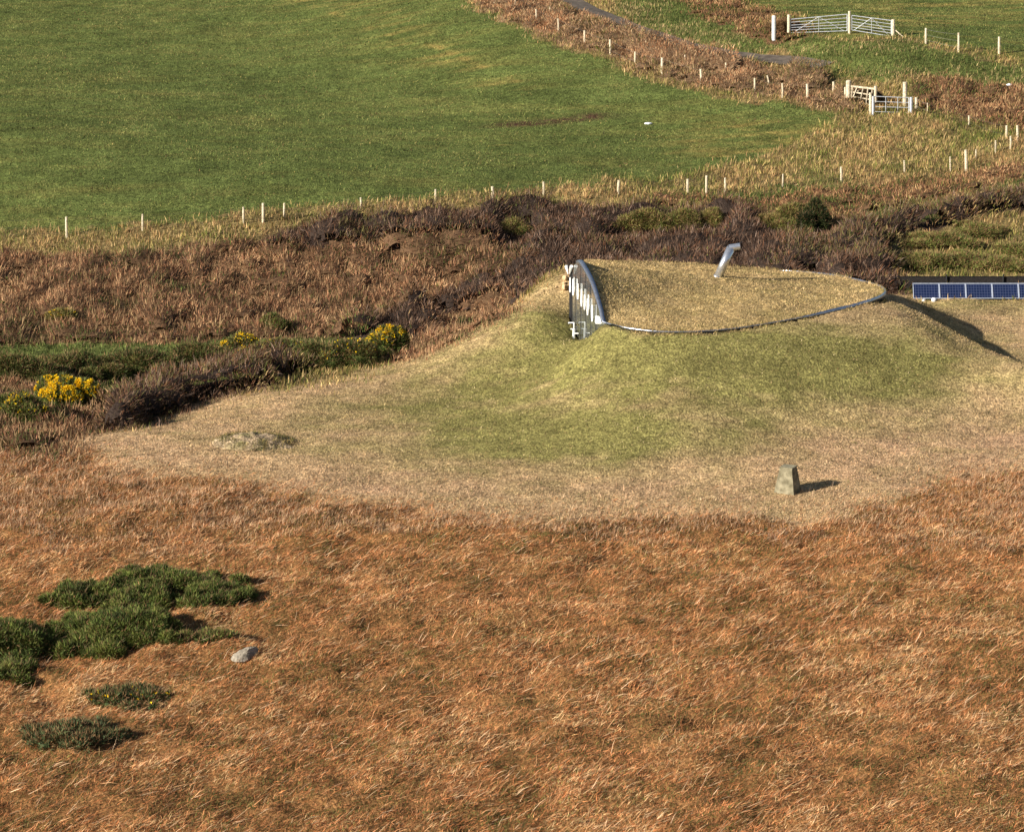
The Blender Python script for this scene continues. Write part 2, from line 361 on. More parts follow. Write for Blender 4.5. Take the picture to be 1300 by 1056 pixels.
def strands(Pb, D, L, W, C, bend=0.25):
    """ribbons: base points, unit directions, lengths, widths, colours -> V, quads, tris, col"""
    n = len(Pb); rnd = RNG.normal(size=(n, 3)); S = np.cross(D, rnd); S /= np.linalg.norm(S, axis=1)[:, None] + 1e-9
    S *= (W * 0.5)[:, None]
    mid = Pb + D * (L * 0.55)[:, None]
    D2 = D + np.c_[np.zeros(n), np.zeros(n), -bend * np.ones(n)] + 0.10 * RNG.normal(size=(n, 3))
    D2 /= np.linalg.norm(D2, axis=1)[:, None]
    tip = mid + D2 * (L * 0.45)[:, None]
    V = np.stack([Pb - S, Pb + S, mid + S * .85, mid - S * .85, tip], 1).reshape(-1, 3)
    i = np.arange(n) * 5
    return V, np.c_[i, i+1, i+2, i+3], np.c_[i+3, i+2, i+4], np.repeat(C, 5, 0)
def blades(Pb, D, L, W, C):
    n = len(Pb); rnd = RNG.normal(size=(n, 3)); S = np.cross(D, rnd); S /= np.linalg.norm(S, axis=1)[:, None] + 1e-9
    S *= (W * 0.5)[:, None]
    V = np.stack([Pb - S, Pb + S, Pb + D * L[:, None]], 1).reshape(-1, 3); i = np.arange(n) * 3
    return V, np.zeros((0, 4), int), np.c_[i, i+1, i+2], np.repeat(C, 3, 0)
def merge(parts):
    Vs, Qs, Ts, Cs = [], [], [], []; o = 0
    for V, Q, T, C in parts:
        Vs.append(V); Qs.append(Q + o); Ts.append(T + o); Cs.append(C); o += len(V)
    return np.concatenate(Vs), np.concatenate(Qs), np.concatenate(Ts), np.concatenate(Cs)
def pick(pal, x, y, s=3.0, seed=70, k=0.9, jit=0.22):
    """palette entry by patchy noise plus chance; real colour differences between plants"""
    p = lin(pal); n = len(p)
    t = np.clip(0.5 + k * fbm(x, y, s, seed) + (RNG.random(len(x)) - 0.5) * 0.85, 0, 0.9999)
    c = p[(t * n).astype(int)]
    return c * (1 + jit * RNG.normal(size=len(x)))[:, None].clip(0.45, 1.7)
def dirs(n, lean, spread):
    d = np.array(lean)[None] + spread * RNG.normal(size=(n, 3)); d[:, 2] = np.abs(d[:, 2]) + 0.02
    return d / np.linalg.norm(d, axis=1)[:, None]

class MB:
    def __init__(s): s.v = []; s.f = []; s.uv = None
    def tube(s, p, q, r, r2=None, n=8, cap=True):
        p = Vector(p); q = Vector(q); r2 = r if r2 is None else r2
        d = (q - p).normalized(); a = d.orthogonal().normalized(); b = d.cross(a); o = len(s.v)
        for c, rr in ((p, r), (q, r2)):
            for i in range(n):
                t = 2 * math.pi * i / n; s.v.append(c + (a * math.cos(t) + b * math.sin(t)) * rr)
        for i in range(n): s.f.append((o+i, o+(i+1) % n, o+n+(i+1) % n, o+n+i))
        if cap: s.f.append(tuple(o+n-1-i for i in range(n))); s.f.append(tuple(o+n+i for i in range(n)))
        return s
    def path(s, pts, r, n=8):
        for a, b in zip(pts[:-1], pts[1:]): s.tube(a, b, r, n=n)
        return s
    def box(s, c, sx, sy, sz, rz=0, taper=1.0, ty=None):
        """c = centre of the base"""
        c = Vector(c); o = len(s.v); ty = taper if ty is None else ty
        for z, kx, ky in ((0, 1, 1), (sz, taper, ty)):
            for x, y in ((-1,-1),(1,-1),(1,1),(-1,1)):
                X, Y = x*sx/2*kx, y*sy/2*ky
                s.v.append(c + Vector((X*math.cos(rz)-Y*math.sin(rz), X*math.sin(rz)+Y*math.cos(rz), z)))
        s.f += [(o+3,o+2,o+1,o),(o+4,o+5,o+6,o+7)] + [(o+i,o+(i+1)%4,o+4+(i+1)%4,o+4+i) for i in range(4)]
        return s
    def beam(s, p, q, w, h):
        p = Vector(p); q = Vector(q); d = (q-p).normalized(); up = Vector((0,0,1))
        if abs(d.z) > .95: up = Vector((1,0,0))
        a = d.cross(up).normalized(); b = a.cross(d); o = len(s.v)
        for c in (p, q):
            for x, y in ((-1,-1),(1,-1),(1,1),(-1,1)): s.v.append(c + a*x*w/2 + b*y*h/2)
        s.f += [(o+3,o+2,o+1,o),(o+4,o+5,o+6,o+7)] + [(o+i,o+(i+1)%4,o+4+(i+1)%4,o+4+i) for i in range(4)]
        return s
    def build(s, name, mat, parent=None, origin=None, bevel=0, smooth=False):
        org = Vector(origin) if origin is not None else Vector((0,0,0))
        me = bpy.data.meshes.new(name); me.from_pydata([tuple(v - org) for v in s.v], [], s.f); me.materials.append(mat)
        if smooth: me.polygons.foreach_set('use_smooth', [True]*len(me.polygons))
        o = bpy.data.objects.new(name, me); COL.objects.link(o); o.location = org
        if parent: o.parent = parent; o.location = org - parent_loc(parent)
        if bevel:
            b = o.modifiers.new('bevel', 'BEVEL'); b.width = bevel; b.segments = 2
        return o
def parent_loc(o):
    l = Vector(o.location)
    if o.parent: l += parent_loc(o.parent)
    return l
def empty(name, loc, label, cat, group=None):
    o = bpy.data.objects.new(name, None); COL.objects.link(o); o.location = Vector(loc); o.empty_display_size = .3
    return tag(o, label, cat, group)
def rock(name, c, sx, sy, sz, mat, seed, label=None, cat=None, rz=0, tilt=0, group=None, parent=None):
    n1, n2 = 20, 12; V = []; Fc = []
    r_ = random.Random(seed); fs = [(Vector((r_.gauss(0,1), r_.gauss(0,1), r_.gauss(0,1))).normalized(), r_.uniform(.62,.9)) for _ in range(11)]
    for j in range(n2 + 1):
        th = math.pi * j / n2
        for i in range(n1):
            ph = 2*math.pi*i/n1; d = Vector((math.sin(th)*math.cos(ph), math.sin(th)*math.sin(ph), math.cos(th))); k = 1.0
            for nn, dd_ in fs:
                q = d.dot(nn)
                if q > dd_: k = min(k, dd_/q)
            k *= 1 + .05*r_.uniform(-1,1)
            v = Vector((d.x*sx/2*k, d.y*sy/2*k, d.z*sz/2*k))
            v = Vector((v.x*math.cos(tilt)-v.z*math.sin(tilt), v.y, v.x*math.sin(tilt)+v.z*math.cos(tilt)))
            V.append((v.x*math.cos(rz)-v.y*math.sin(rz), v.x*math.sin(rz)+v.y*math.cos(rz), v.z))
    for j in range(n2):
        for i in range(n1): Fc.append((j*n1+i, j*n1+(i+1)%n1, (j+1)*n1+(i+1)%n1, (j+1)*n1+i))
    me = bpy.data.meshes.new(name); me.from_pydata(V, [], Fc); me.materials.append(mat)
    o = bpy.data.objects.new(name, me); COL.objects.link(o); o.location = Vector(c)
    if parent: o.parent = parent; o.location = Vector(c) - parent_loc(parent)
    return tag(o, label, cat, group)

# ------------------------------------------------------------------ ground colours
GB = {  # pixel-free plant cover facts: patches of greener turf (centre in photo coordinates of the patch, radii, strength)
 'green': [(700,560,150,32,.5),(860,560,200,26,.35),(600,500,90,22,.3),(850,490,330,80,.7),(1080,450,190,50,.3),(640,560,160,40,.55),(1150,480,140,40,.4),(700,420,90,60,.55),(560,470,110,30,.35),(470,520,150,14,.35),(380,545,120,8,.3),(1240,385,90,12,.5),(980,450,220,40,.5),(820,440,120,25,.45),(400,570,90,10,.3)],
 'pink': [(500,500,120,20,.5),(1150,560,220,16,.6),(250,560,160,25,.35),(650,620,400,15,.3),(1250,600,200,20,.4),(760,580,120,10,.4)],
}
def gauss_sum(lst, px, py):
    t = 0
    for cx, cy, rx, ry, w in lst: t = t + w * np.exp(-(((px-cx)/rx)**2 + ((py-cy)/ry)**2))
    return t
def mown_colour(x, y, z, n=None):
    px, py = proj(x, y, z)
    g = gauss_sum(GB['green'], px, py); k = gauss_sum(GB['pink'], px, py)
    roof = (np.abs(x-12) < 12) & (np.abs(y-150) < 12) & inpoly(rimXY, x, y)
    g = np.where(roof, 0.12, g); k = np.where(roof, .1, k)
    g = np.clip(g + 0.42 * fbm(x, y, 1.7, 81) + 0.35 * fbm(x * 0.5, y * 1.6, 1.0, 82), 0, 1)
    k = np.clip(k + 0.5 * fbm(x*.6, y*1.5, 4, 83), 0, 1)
    tan, green, pink, olive = lin((182,153,115)), lin((124,120,68)), lin((186,148,120)), lin((164,146,94))
    c = tan * (1 - k[..., None]) + pink * k[..., None]
    g = g * .92
    c = c * (1 - g[..., None]) + green * g[..., None]
    c = np.where(roof[..., None], c * 0.5 + olive * 0.5, c)
    return c
SOIL = {ROUGH:(122,106,70),FIELD:(88,97,51),BRACK:(128,93,58),BANK:(112,88,64),SCRUB:(66,54,48),LUSH:(92,98,52),HEDGE:(120,98,74),RUST:(116,88,64)}
def ground_colour(x, y, z, zz):
    out = np.zeros(x.shape + (3,))
    for k, c in SOIL.items():
        mk = zz == k
        if mk.any():
            q = lin(c)[None] * (1 + 0.35 * fbm(x[mk], y[mk], 3, 90 + k))[:, None]
            out[mk] = q
    mk = zz == FIELD
    if mk.any():
        px, py = proj(x[mk], y[mk], z[mk]); xx, yy = x[mk], y[mk]
        dry = 0.30*np.exp(-((py+10)/20.)**2) + 0.36*np.exp(-(((px-540)-(py-60)*1.9)/60.)**2)*(py<115)*(px<760) + 0.7*np.exp(-((px-980)/140.)**2-((py-180)/34.)**2)+.5*np.exp(-((px-1150)/100.)**2-((py-25)/16.)**2)
        dry = dry + .28*(px > 900)*(py<80)
        for (ax, ay, bx_, by_, w_) in ((832,214,940,197,.5),(828,201,892,184,.4),(905,158,980,166,.4),(440,30,560,62,.35),(560,62,690,118,.35),(600,192,660,180,.25),(380,2,470,34,.35)):
            t_ = np.clip(((px-ax)*(bx_-ax)+(py-ay)*(by_-ay))/((bx_-ax)**2+(by_-ay)**2), 0, 1)
            dry = dry + 1.5*w_*np.exp(-(np.hypot(px-ax-t_*(bx_-ax), (py-ay-t_*(by_-ay))*2)/5.)**2)*(fbm(xx, yy, 1.5, 98) > -.12)
        # faint drill lines that follow the slope
        ln = np.abs(np.sin((yy + 0.42*xx + 1.5*fbm(xx, yy, 18, 3)) * 0.55))
        stv = np.clip(fbm(xx*.35+yy*.12, yy*1.5-xx*.2, 1.3, 95)*2.2+.35, 0, 1.6)
        dry = np.clip(dry * stv + 0.30*fbm(xx*.35, yy*1.8, 2.2, 96) + 0.06*(ln > .93), 0, .9)
        mud = np.clip(1.3*np.exp(-(((px-690)/62.)**2 + ((py-(155-(px-690)*.07))/3.2)**2)) + .8*np.exp(-(((px-760)/26.)**2 + ((py-147)/3.)**2)), 0, 1) * (0.35+1.3*np.clip(fbm(xx,yy,1.0,97)+.5,0,1))
        c = out[mk] * (1 - dry[:, None]) + lin((150,130,74)) * dry[:, None]
        mud = np.clip(mud, 0, 1)
        out[mk] = c * (1 - mud[:, None]) + lin((78,56,44)) * mud[:, None]
    mk = zz == MOWN
    if mk.any(): out[mk] = mown_colour(x[mk], y[mk], z[mk]) * 0.9
    return out
ny, nx = GZ.shape
V = np.stack([GX, GY, GZ], 2).reshape(-1, 3)
idx = np.arange(ny * nx).reshape(ny, nx)
Q = np.stack([idx[:-1,:-1], idx[:-1,1:], idx[1:,1:], idx[1:,:-1]], 2).reshape(-1, 4)
gc = ground_colour(GX, GY, GBASE, zn).reshape(-1, 3)
g = np_mesh('ground', V, Q, np.zeros((0,3), int), M['ground'], gc, smooth=True); tag(g, kind='structure')

# ------------------------------------------------------------------ canopy height of scrub and thick undergrowth
cgx = np.arange(XS0 + 8, XS1 - 8, 0.25); cgy = np.arange(132, 262, 0.25)
CGX, CGY = np.meshgrid(cgx, cgy); CH = np.zeros_like(CGX)
cz = zone(CGX, CGY, hgt(CGX, CGY, GBASE))
lane_px = [(722,1),(748,14),(790,31),(850,52),(910,69),(960,75),(1000,78),(1045,88)]
lane_pts = catmull([P(px, py, Y) for (px, py), Y in zip(lane_px, [246,241,235.5,229.5,225.5,223.5,222.5,219.5])], 6, closed=False)
lane_xy = [tuple(p[:2]) for p in lane_pts]
def linedist(pts, x, y):
    d = np.full(np.shape(x), 1e9)
    for (ax, ay), (bx, by) in zip(pts[:-1], pts[1:]):
        ex, ey = bx-ax, by-ay; t = np.clip(((x-ax)*ex+(y-ay)*ey)/(ex*ex+ey*ey+1e-12), 0, 1)
        d = np.minimum(d, np.hypot(x-ax-t*ex, y-ay-t*ey))
    return d
for zid, n_per, rr, hh in ((SCRUB, .55, (.8,1.9), (.9,1.9)), (BANK, .45, (.5,1.3), (.25,.8)), (HEDGE, .35, (.6,1.3), (.4,.9)), (RUST, .4, (.5,1.2), (.3,.75)), (LUSH, .12, (.4,.9), (.15,.4)), (ROUGH, .12, (.4,1.0), (.15,.45))):
    jj, ii = np.nonzero(cz == zid); n = int(len(jj) * .0625 * n_per)
    if n == 0: continue
    sel = RNG.choice(len(jj), n, replace=False)
    for s_ in sel:
        cx, cy = cgx[ii[s_]], cgy[jj[s_]]; r = RNG.uniform(*rr); h = RNG.uniform(*hh)
        i0, i1 = np.searchsorted(cgx, [cx-r, cx+r]); j0, j1 = np.searchsorted(cgy, [cy-r, cy+r])
        q = 1 - ((CGX[j0:j1,i0:i1]-cx)**2 + (CGY[j0:j1,i0:i1]-cy)**2) / r**2
        CH[j0:j1,i0:i1] = np.maximum(CH[j0:j1,i0:i1], h * np.sqrt(np.clip(q, 0, 1)))
bl = np.ones_like(CH)
for zid in (MOWN, FIELD, BRACK): bl[cz == zid] = 0
lane_d = linedist(lane_xy, CGX, CGY); bl[lane_d < 1.35] = 0
mh = (np.abs(CGX-12) < 12.5) & (CGY < 161.5); bl[mh & (CGY > 140)] = 0
lpx, lpy = proj(CGX, CGY, hgt(CGX, CGY, GBASE))
side = inpoly([(790,31),(850,52),(910,69),(936,74),(936,140),(790,140)], lpx, lpy) | inpoly([(1004,78),(1050,90),(1098,103),(1098,150),(1004,150)], lpx, lpy)
hb = side & (lane_d > 1.3) & (lane_d < 4.5)
CH = np.where(hb, np.maximum(CH, (1.45 + .3*fbm(CGX, CGY, 1.2, 49)) * np.sqrt(np.clip(1-((lane_d-2.7)/1.9)**2, 0, 1))), CH)
lh = (cz == SCRUB) & (CGY < 158) & (CGX < -13)
lm = lh.astype(float)
for _ in range(7): lm[1:-1,1:-1] = (lm[1:-1,1:-1] + lm[:-2,1:-1] + lm[2:,1:-1] + lm[1:-1,:-2] + lm[1:-1,2:]) / 5
lm = np.sqrt(np.clip(lm*2-.85, 0, 1))
CH = np.where(lm > 0, np.maximum(CH*(.5+.5*lm), (1.8 + .7*fbm(CGX, CGY, 1.6, 47))*lm), CH)
for _ in range(1): bl[1:-1,1:-1] = (bl[1:-1,1:-1] + bl[:-2,1:-1] + bl[2:,1:-1] + bl[1:-1,:-2] + bl[1:-1,2:]) / 5
CH = CH * bl + 0.35 * bl * np.clip(fbm(CGX, CGY, 0.9, 44), -.2, 1) * (CH > .05)
# gaps in the thicket where gorse has taken over
for px_, py_, w_ in ((826,296,2.8),(868,294,2.0),(902,291,1.3),(1008,294,3.2),(1034,296,2.0),(655,300,1.6)):
    c_ = cast(px_, py_); CH *= 1 - .88*np.exp(-(((CGX-c_[0])/(w_*.8))**2 + ((CGY-c_[1]+.6)/2.6)**2)**2)
def canopy(x, y):
    i = np.clip(((x - cgx[0]) / .25).astype(int), 0, len(cgx)-2); j = np.clip(((y - cgy[0]) / .25).astype(int), 0, len(cgy)-2)
    u = np.clip((x - cgx[i]) / .25, 0, 1); v = np.clip((y - cgy[j]) / .25, 0, 1)
    z = (CH[j,i]*(1-u)+CH[j,i+1]*u)*(1-v)+(CH[j+1,i]*(1-u)+CH[j+1,i+1]*u)*v
    return np.where((y < cgy[0]) | (y > cgy[-1]) | (x < cgx[0]) | (x > cgx[-1]), 0, z)

# dense inner growth of each thicket (the closed mass of twigs under the outer ones)
core = (CH > 0.12)
def core_mesh(name, zid, colour, label, frac=0.72):
    mk = core & (cz == zid); mk[:-1,:-1] &= (cz[1:,:-1] == zid) & (cz[:-1,1:] == zid) & (cz[1:,1:] == zid); H = hgt(CGX, CGY)
    jj, ii = np.nonzero(mk[:-1,:-1])
    vid = -np.ones(CH.shape, int); need = np.zeros(CH.shape, bool)
    for a in (0,1):
        for b in (0,1): need[jj+a, ii+b] = True
    vid[need] = np.arange(need.sum())
    Z = H + CH * frac - 0.03
    V = np.stack([CGX[need], CGY[need], Z[need]], 1)
    Q = np.stack([vid[jj,ii], vid[jj,ii+1], vid[jj+1,ii+1], vid[jj+1,ii]], 1)
    c = lin(colour)[None] * (1 + .3*fbm(V[:,0], V[:,1], 1.5, 33))[:, None]
    return V, Q, np.zeros((0,3), int), c

# ------------------------------------------------------------------ scatter
def sample(n_m2, x0, x1, y0, y1, pad=60):
    n = int(n_m2 * (x1-x0) * (y1-y0)); x = RNG.uniform(x0, x1, n); y = RNG.uniform(y0, y1, n); z = surf(x, y)
    px, py = proj(x, y, z); k = (px > -pad) & (px < 1300+pad) & (py > -pad) & (py < 1056+pad)
    return x[k], y[k], z[k]
def cover(specs, x0, x1, y0, y1, zid):
    parts = []
    for sp in specs:
        x, y, z = sample(sp['d'], x0, x1, y0, y1)
        js = sp.get('soft', .55); zz = zone(x + js*RNG.normal(size=len(x)), y + 1.6*js*RNG.normal(size=len(x)), z)
        k = zz == zid
        if zid != MOWN: k &= ~((np.abs(x-12)<12) & (np.abs(y-150)<12) & inpoly(rimXY, x, y))
        if zid == MOWN: pass
        if 'keep' in sp: k &= sp['keep'](x, y, z)
        k &= linedist(lane_xy, x, y) > 1.1 if y1 > 200 else True
        x, y, z = x[k], y[k], z[k]; n = len(x)
        if n == 0: continue
        if sp.get('canopy'):
            ch = canopy(x, y); fr = RNG.uniform(sp.get('f0', .55), .98, n); zb = z + ch * fr - .03
            gxn = (canopy(x+.15, y) - canopy(x-.15, y)) / .3; gyn = (canopy(x, y+.15) - canopy(x, y-.15)) / .3
            D = np.c_[-gxn*.8, -gyn*.8, np.ones(n)]; D /= np.linalg.norm(D, axis=1)[:, None]
            D = D + np.array(sp['lean'])[None] + sp['spread'] * RNG.normal(size=(n,3)); D[:,2] = np.abs(D[:,2]); D /= np.linalg.norm(D, axis=1)[:, None]
        else:
            zb = z - .01; D = dirs(n, sp['lean'], sp['spread'])
        L = RNG.uniform(*sp['L'], n); W = sp['w'] * RNG.uniform(.6, 1.4, n)
        if 'colour' in sp: C = sp['colour'](x, y, z) * (1 + .3*RNG.normal(size=n))[:, None].clip(.4, 1.8)
        else: C = pick(sp['pal'], x, y, sp.get('s', 3.), sp.get('seed', 70), sp.get('k', .9), sp.get('jit', .22))
        ms = np.where(y < 132, .11, np.where(y < 168, .16, .24))
        C = C * np.clip(1 + sp.get('mott', .75)*vn(x/ms, y/(ms*2.2), 900) + .5*vn(x/(ms*3.1), y/(ms*5), 901), .3, 1.9)[:, None]
        Pb = np.c_[x, y, zb]
        parts.append(blades(Pb, D, L, W, C) if sp.get('simple') else strands(Pb, D, L, W, C, sp.get('bend', .25)))
    return parts
def stuff(name, parts, mat, label, cat):
    V, Q, T, C = merge(parts); o = np_mesh(name, V, Q, T, mat, C); return tag(o, label, cat, kind='stuff')

# foreground bracken
ORG = [(96,94,50),(120,92,52),(158,106,64),(188,120,74),(202,132,84),(208,147,100),(188,158,108),(220,184,136)]
lean1 = (.85,.34,.32)
def near_patch(x, y, z):  # laid stems thicker in swathes
    return RNG.random(len(x)) < np.clip(.55 + .8*fbm(x*.5, y, 2.5, 120), .1, 1)
bp = cover([
  dict(d=330, L=(.10,.34), w=.0125, pal=ORG, lean=lean1, spread=.46, s=1.9, k=.95, seed=101, bend=.2, keep=near_patch, soft=.9),
  dict(d=170, L=(.06,.17), w=.022, pal=[(80,80,42),(110,86,50),(148,104,66),(182,124,82),(200,142,98)], lean=(.25,.1,.5), spread=.7, s=1.6, seed=102, simple=True),
  dict(d=22, L=(.25,.75), w=.012, pal=[(214,166,120),(226,192,154),(206,148,104)], lean=(.88,.36,.30), spread=.32, s=2.4, seed=103, bend=.15, keep=near_patch),
  dict(d=75, L=(.07,.18), w=.026, pal=[(52,60,30),(74,86,40),(102,108,54),(124,122,66)], lean=(.1,0,.6), spread=.5, seed=104, simple=True, keep=lambda x,y,z: fbm(x,y,2.0,105) + .4*fbm(x,y,.6,106) > .0),
  dict(d=60, L=(.12,.3), w=.02, pal=[(168,130,96),(186,156,122),(150,112,84),(134,112,92)], lean=(.15,0,1), spread=.3, seed=107, keep=lambda x,y,z: proj(x,y,z)[1] < 690 + 60*fbm(x,y,5,108)),
  dict(d=70, L=(.15,.4), w=.016, pal=[(176,142,112),(196,166,134),(158,124,96)], lean=(.3,.1,.8), spread=.35, seed=109, soft=2.6, keep=lambda x,y,z: (y > 119) & (fbm(x,y,2.2,110) > -.1)),
  dict(d=60, L=(.12,.34), w=.014, pal=[(152,104,70),(182,130,88),(120,92,60)], lean=lean1, spread=.45, seed=111, soft=1.8, keep=lambda x,y,z: (y > 119) & (fbm(x,y,1.2,112) > .05)),
], -34, 34, 78, 138, BRACK)
stuff('bracken', bp, M['veg'], 'rust coloured dead bracken laid over across the foreground slope', 'bracken')

# mown grass: mound, roof and flat
mp = cover([
  dict(d=170, L=(.05,.13), w=.026, lean=(.35,.05,.5), spread=.55, simple=True, colour=lambda x,y,z: mown_colour(x,y,z)*1.05),
  dict(d=16, L=(.07,.16), w=.024, lean=(.4,.0,.35), spread=.5, simple=True, pal=[(140,108,74),(188,162,120),(208,186,146)], s=2, seed=131),
  dict(d=36, L=(.05,.12), w=.03, lean=(0,0,1), spread=.5, simple=True, pal=[(78,70,42),(88,90,46),(104,106,52)], s=1.2, seed=132, keep=lambda x,y,z: fbm(x*.7,y*1.2,1.1,133)>.10),
  dict(d=150, L=(.08,.22), w=.02, lean=(.2,-.1,1), spread=.35, pal=[(118,112,62),(160,138,92),(188,162,118)], s=1.2, seed=134, soft=0, keep=lambda x,y,z: (np.abs(x-12)<11)&(np.abs(y-149)<12)&(polydist(rimXY,x,y)<.32)&(fbm(x,y,1.3,135)>-.12)&(x>6)),
], -32, 42, 116, 166, MOWN)
stuff('mown_grass', mp, M['veg'], 'short dry mown turf on the mound, house roof and flat ground', 'grass')

fp = cover([
  dict(d=46, L=(.07,.18), w=.045, lean=(.25,.0,.6), spread=.5, simple=True, pal=[(62,73,35),(78,90,43),(93,105,51),(109,116,61),(130,124,74)], s=4, seed=141, jit=.34),
  dict(d=2.0, L=(.10,.2), w=.05, lean=(.3,.0,.4), spread=.5, simple=True, pal=[(120,112,58),(160,140,86)], s=3, seed=142, keep=lambda x,y,z: fbm(x*.5,y*1.4,3,143)>.0),
  dict(d=3, L=(.12,.24), w=.09, lean=(0,0,.5), spread=.6, simple=True, pal=[(58,54,34),(64,74,32),(104,84,56)], s=3, seed=144, keep=lambda x,y,z: fbm(x*.6,y*1.1,1.6,145)>.28),
], -58, 60, 172, 284, FIELD)
stuff('pasture_grass', fp, M['veg'], 'close green pasture grass on the rising fields', 'grass')

TAN = [(88,98,44),(110,112,54),(138,124,70),(164,144,92),(188,160,112),(160,126,86)]
rp = cover([dict(d=55, L=(.18,.5), w=.035, canopy=True, f0=.2, lean=(.12,-.05,.4), spread=.35, pal=TAN, s=3, seed=151)], -58, 60, 135, 284, ROUGH)
rp += cover([dict(d=38, L=(.14,.4), w=.04, canopy=True, f0=.2, lean=(.1,0,.4), spread=.4, pal=[(74,86,42),(86,98,48),(98,108,54),(126,118,70),(160,138,98)], s=3, seed=152, k=1.1)], -58, 60, 138, 284, LUSH)
stuff('rough_grass', rp, M['veg'], 'long tan and green rough grass along the fences and lane', 'grass')

BR = [(78,84,44),(86,66,56),(104,76,56),(126,88,64),(148,104,76),(164,122,90),(184,148,110)]
kp = [core_mesh('x', BANK, (104,80,58), '', .58), core_mesh('x', HEDGE, (124,100,76), '', .5), core_mesh('x', RUST, (110,84,60), '', .5)]
kp += cover([dict(d=105, L=(.14,.42), w=.034, canopy=True, f0=.4, lean=(.1,0,.3), spread=.5, pal=BR, s=2.6, seed=161),
             dict(d=14, L=(.1,.25), w=.06, canopy=True, f0=.7, lean=(0,0,.3), spread=.7, pal=[(58,72,30),(76,86,38)], s=2, seed=162, keep=lambda x,y,z: fbm(x,y,2.5,163)>.15),
             dict(d=16, L=(.3,.7), w=.022, canopy=True, f0=.4, lean=(.1,0,.7), spread=.3, pal=[(176,148,108),(158,126,92)], s=2, seed=164)], -58, 60, 126, 232, BANK)
kp += cover([dict(d=110, L=(.15,.42), w=.036, canopy=True, f0=.3, lean=(.1,0,.3), spread=.45, pal=[(104,98,56),(124,94,68),(150,116,86),(170,136,102),(186,158,120),(160,114,80)], s=3, seed=171)], -30, 60, 185, 284, HEDGE)
kp += cover([dict(d=70, L=(.15,.42), w=.04, canopy=True, f0=.4, lean=(.1,0,.3), spread=.45, pal=[(76,88,42),(98,96,50),(124,90,64),(148,106,76),(164,124,88),(172,142,102)], s=3, seed=172)], -10, 60, 165, 284, RUST)
stuff('undergrowth', kp, M['veg'], 'brown bracken, bramble and dead grass on the banks behind the mound', 'undergrowth')

TW = [(62,47,38),(82,62,50),(100,77,62),(118,94,76),(110,74,52),(94,88,52)]
sp_ = [core_mesh('x', SCRUB, (54,44,38), '')]
sp_ += cover([dict(d=260, L=(.18,.5), w=.026, canopy=True, f0=0.0, lean=(.1,-.2,.2), spread=.45, pal=TW+[(128,92,66)], s=2, seed=185, bend=0.0, keep=lambda x,y,z: np.maximum(np.abs(canopy(x, y-.3)-canopy(x,y+.3)), np.abs(canopy(x-.3,y)-canopy(x+.3,y))) > .4)], -45, -8, 136, 160, SCRUB)
sp_ += cover([dict(d=150, L=(.18,.5), w=.026, canopy=True, f0=.45, lean=(.15,0,.35), spread=.42, pal=TW, s=3, seed=181, bend=0.0),
              dict(d=14, L=(.25,.6), w=.022, canopy=True, f0=.5, lean=(.15,0,.5), spread=.5, pal=[(134,114,100),(118,98,86)], s=3, seed=182),
              dict(d=12, L=(.08,.2), w=.06, canopy=True, f0=.6, lean=(0,0,.3), spread=.7, pal=[(66,76,34),(88,92,44)], s=2, seed=183, keep=lambda x,y,z: fbm(x,y,2.2,184)>.25)], -58, 60, 136, 215, SCRUB)
stuff('blackthorn_thicket', sp_, M['twig'], 'dark purple brown leafless blackthorn thicket behind the mound', 'thicket')

# ------------------------------------------------------------------ lane
lp = []
for i, p in enumerate(lane_pts):
    d = lane_pts[min(i+1, len(lane_pts)-1)] - lane_pts[max(i-1, 0)]; nrm = np.array([-d[1], d[0]]); nrm /= np.linalg.norm(nrm)
    for s_ in np.linspace(-1.15, 1.15, 7):
        x, y = p[0]+nrm[0]*s_, p[1]+nrm[1]*s_; lp.append((x, y, float(hgt(x, y)) + .10))
n = len(lane_pts); q = [(i*7+j, i*7+j+1, (i+1)*7+j+1, (i+1)*7+j) for i in range(n-1) for j in range(6)]
lane = np_mesh('lane', np.array(lp), np.array(q), np.zeros((0,3), int), M['asphalt'], smooth=True); tag(lane, kind='structure')

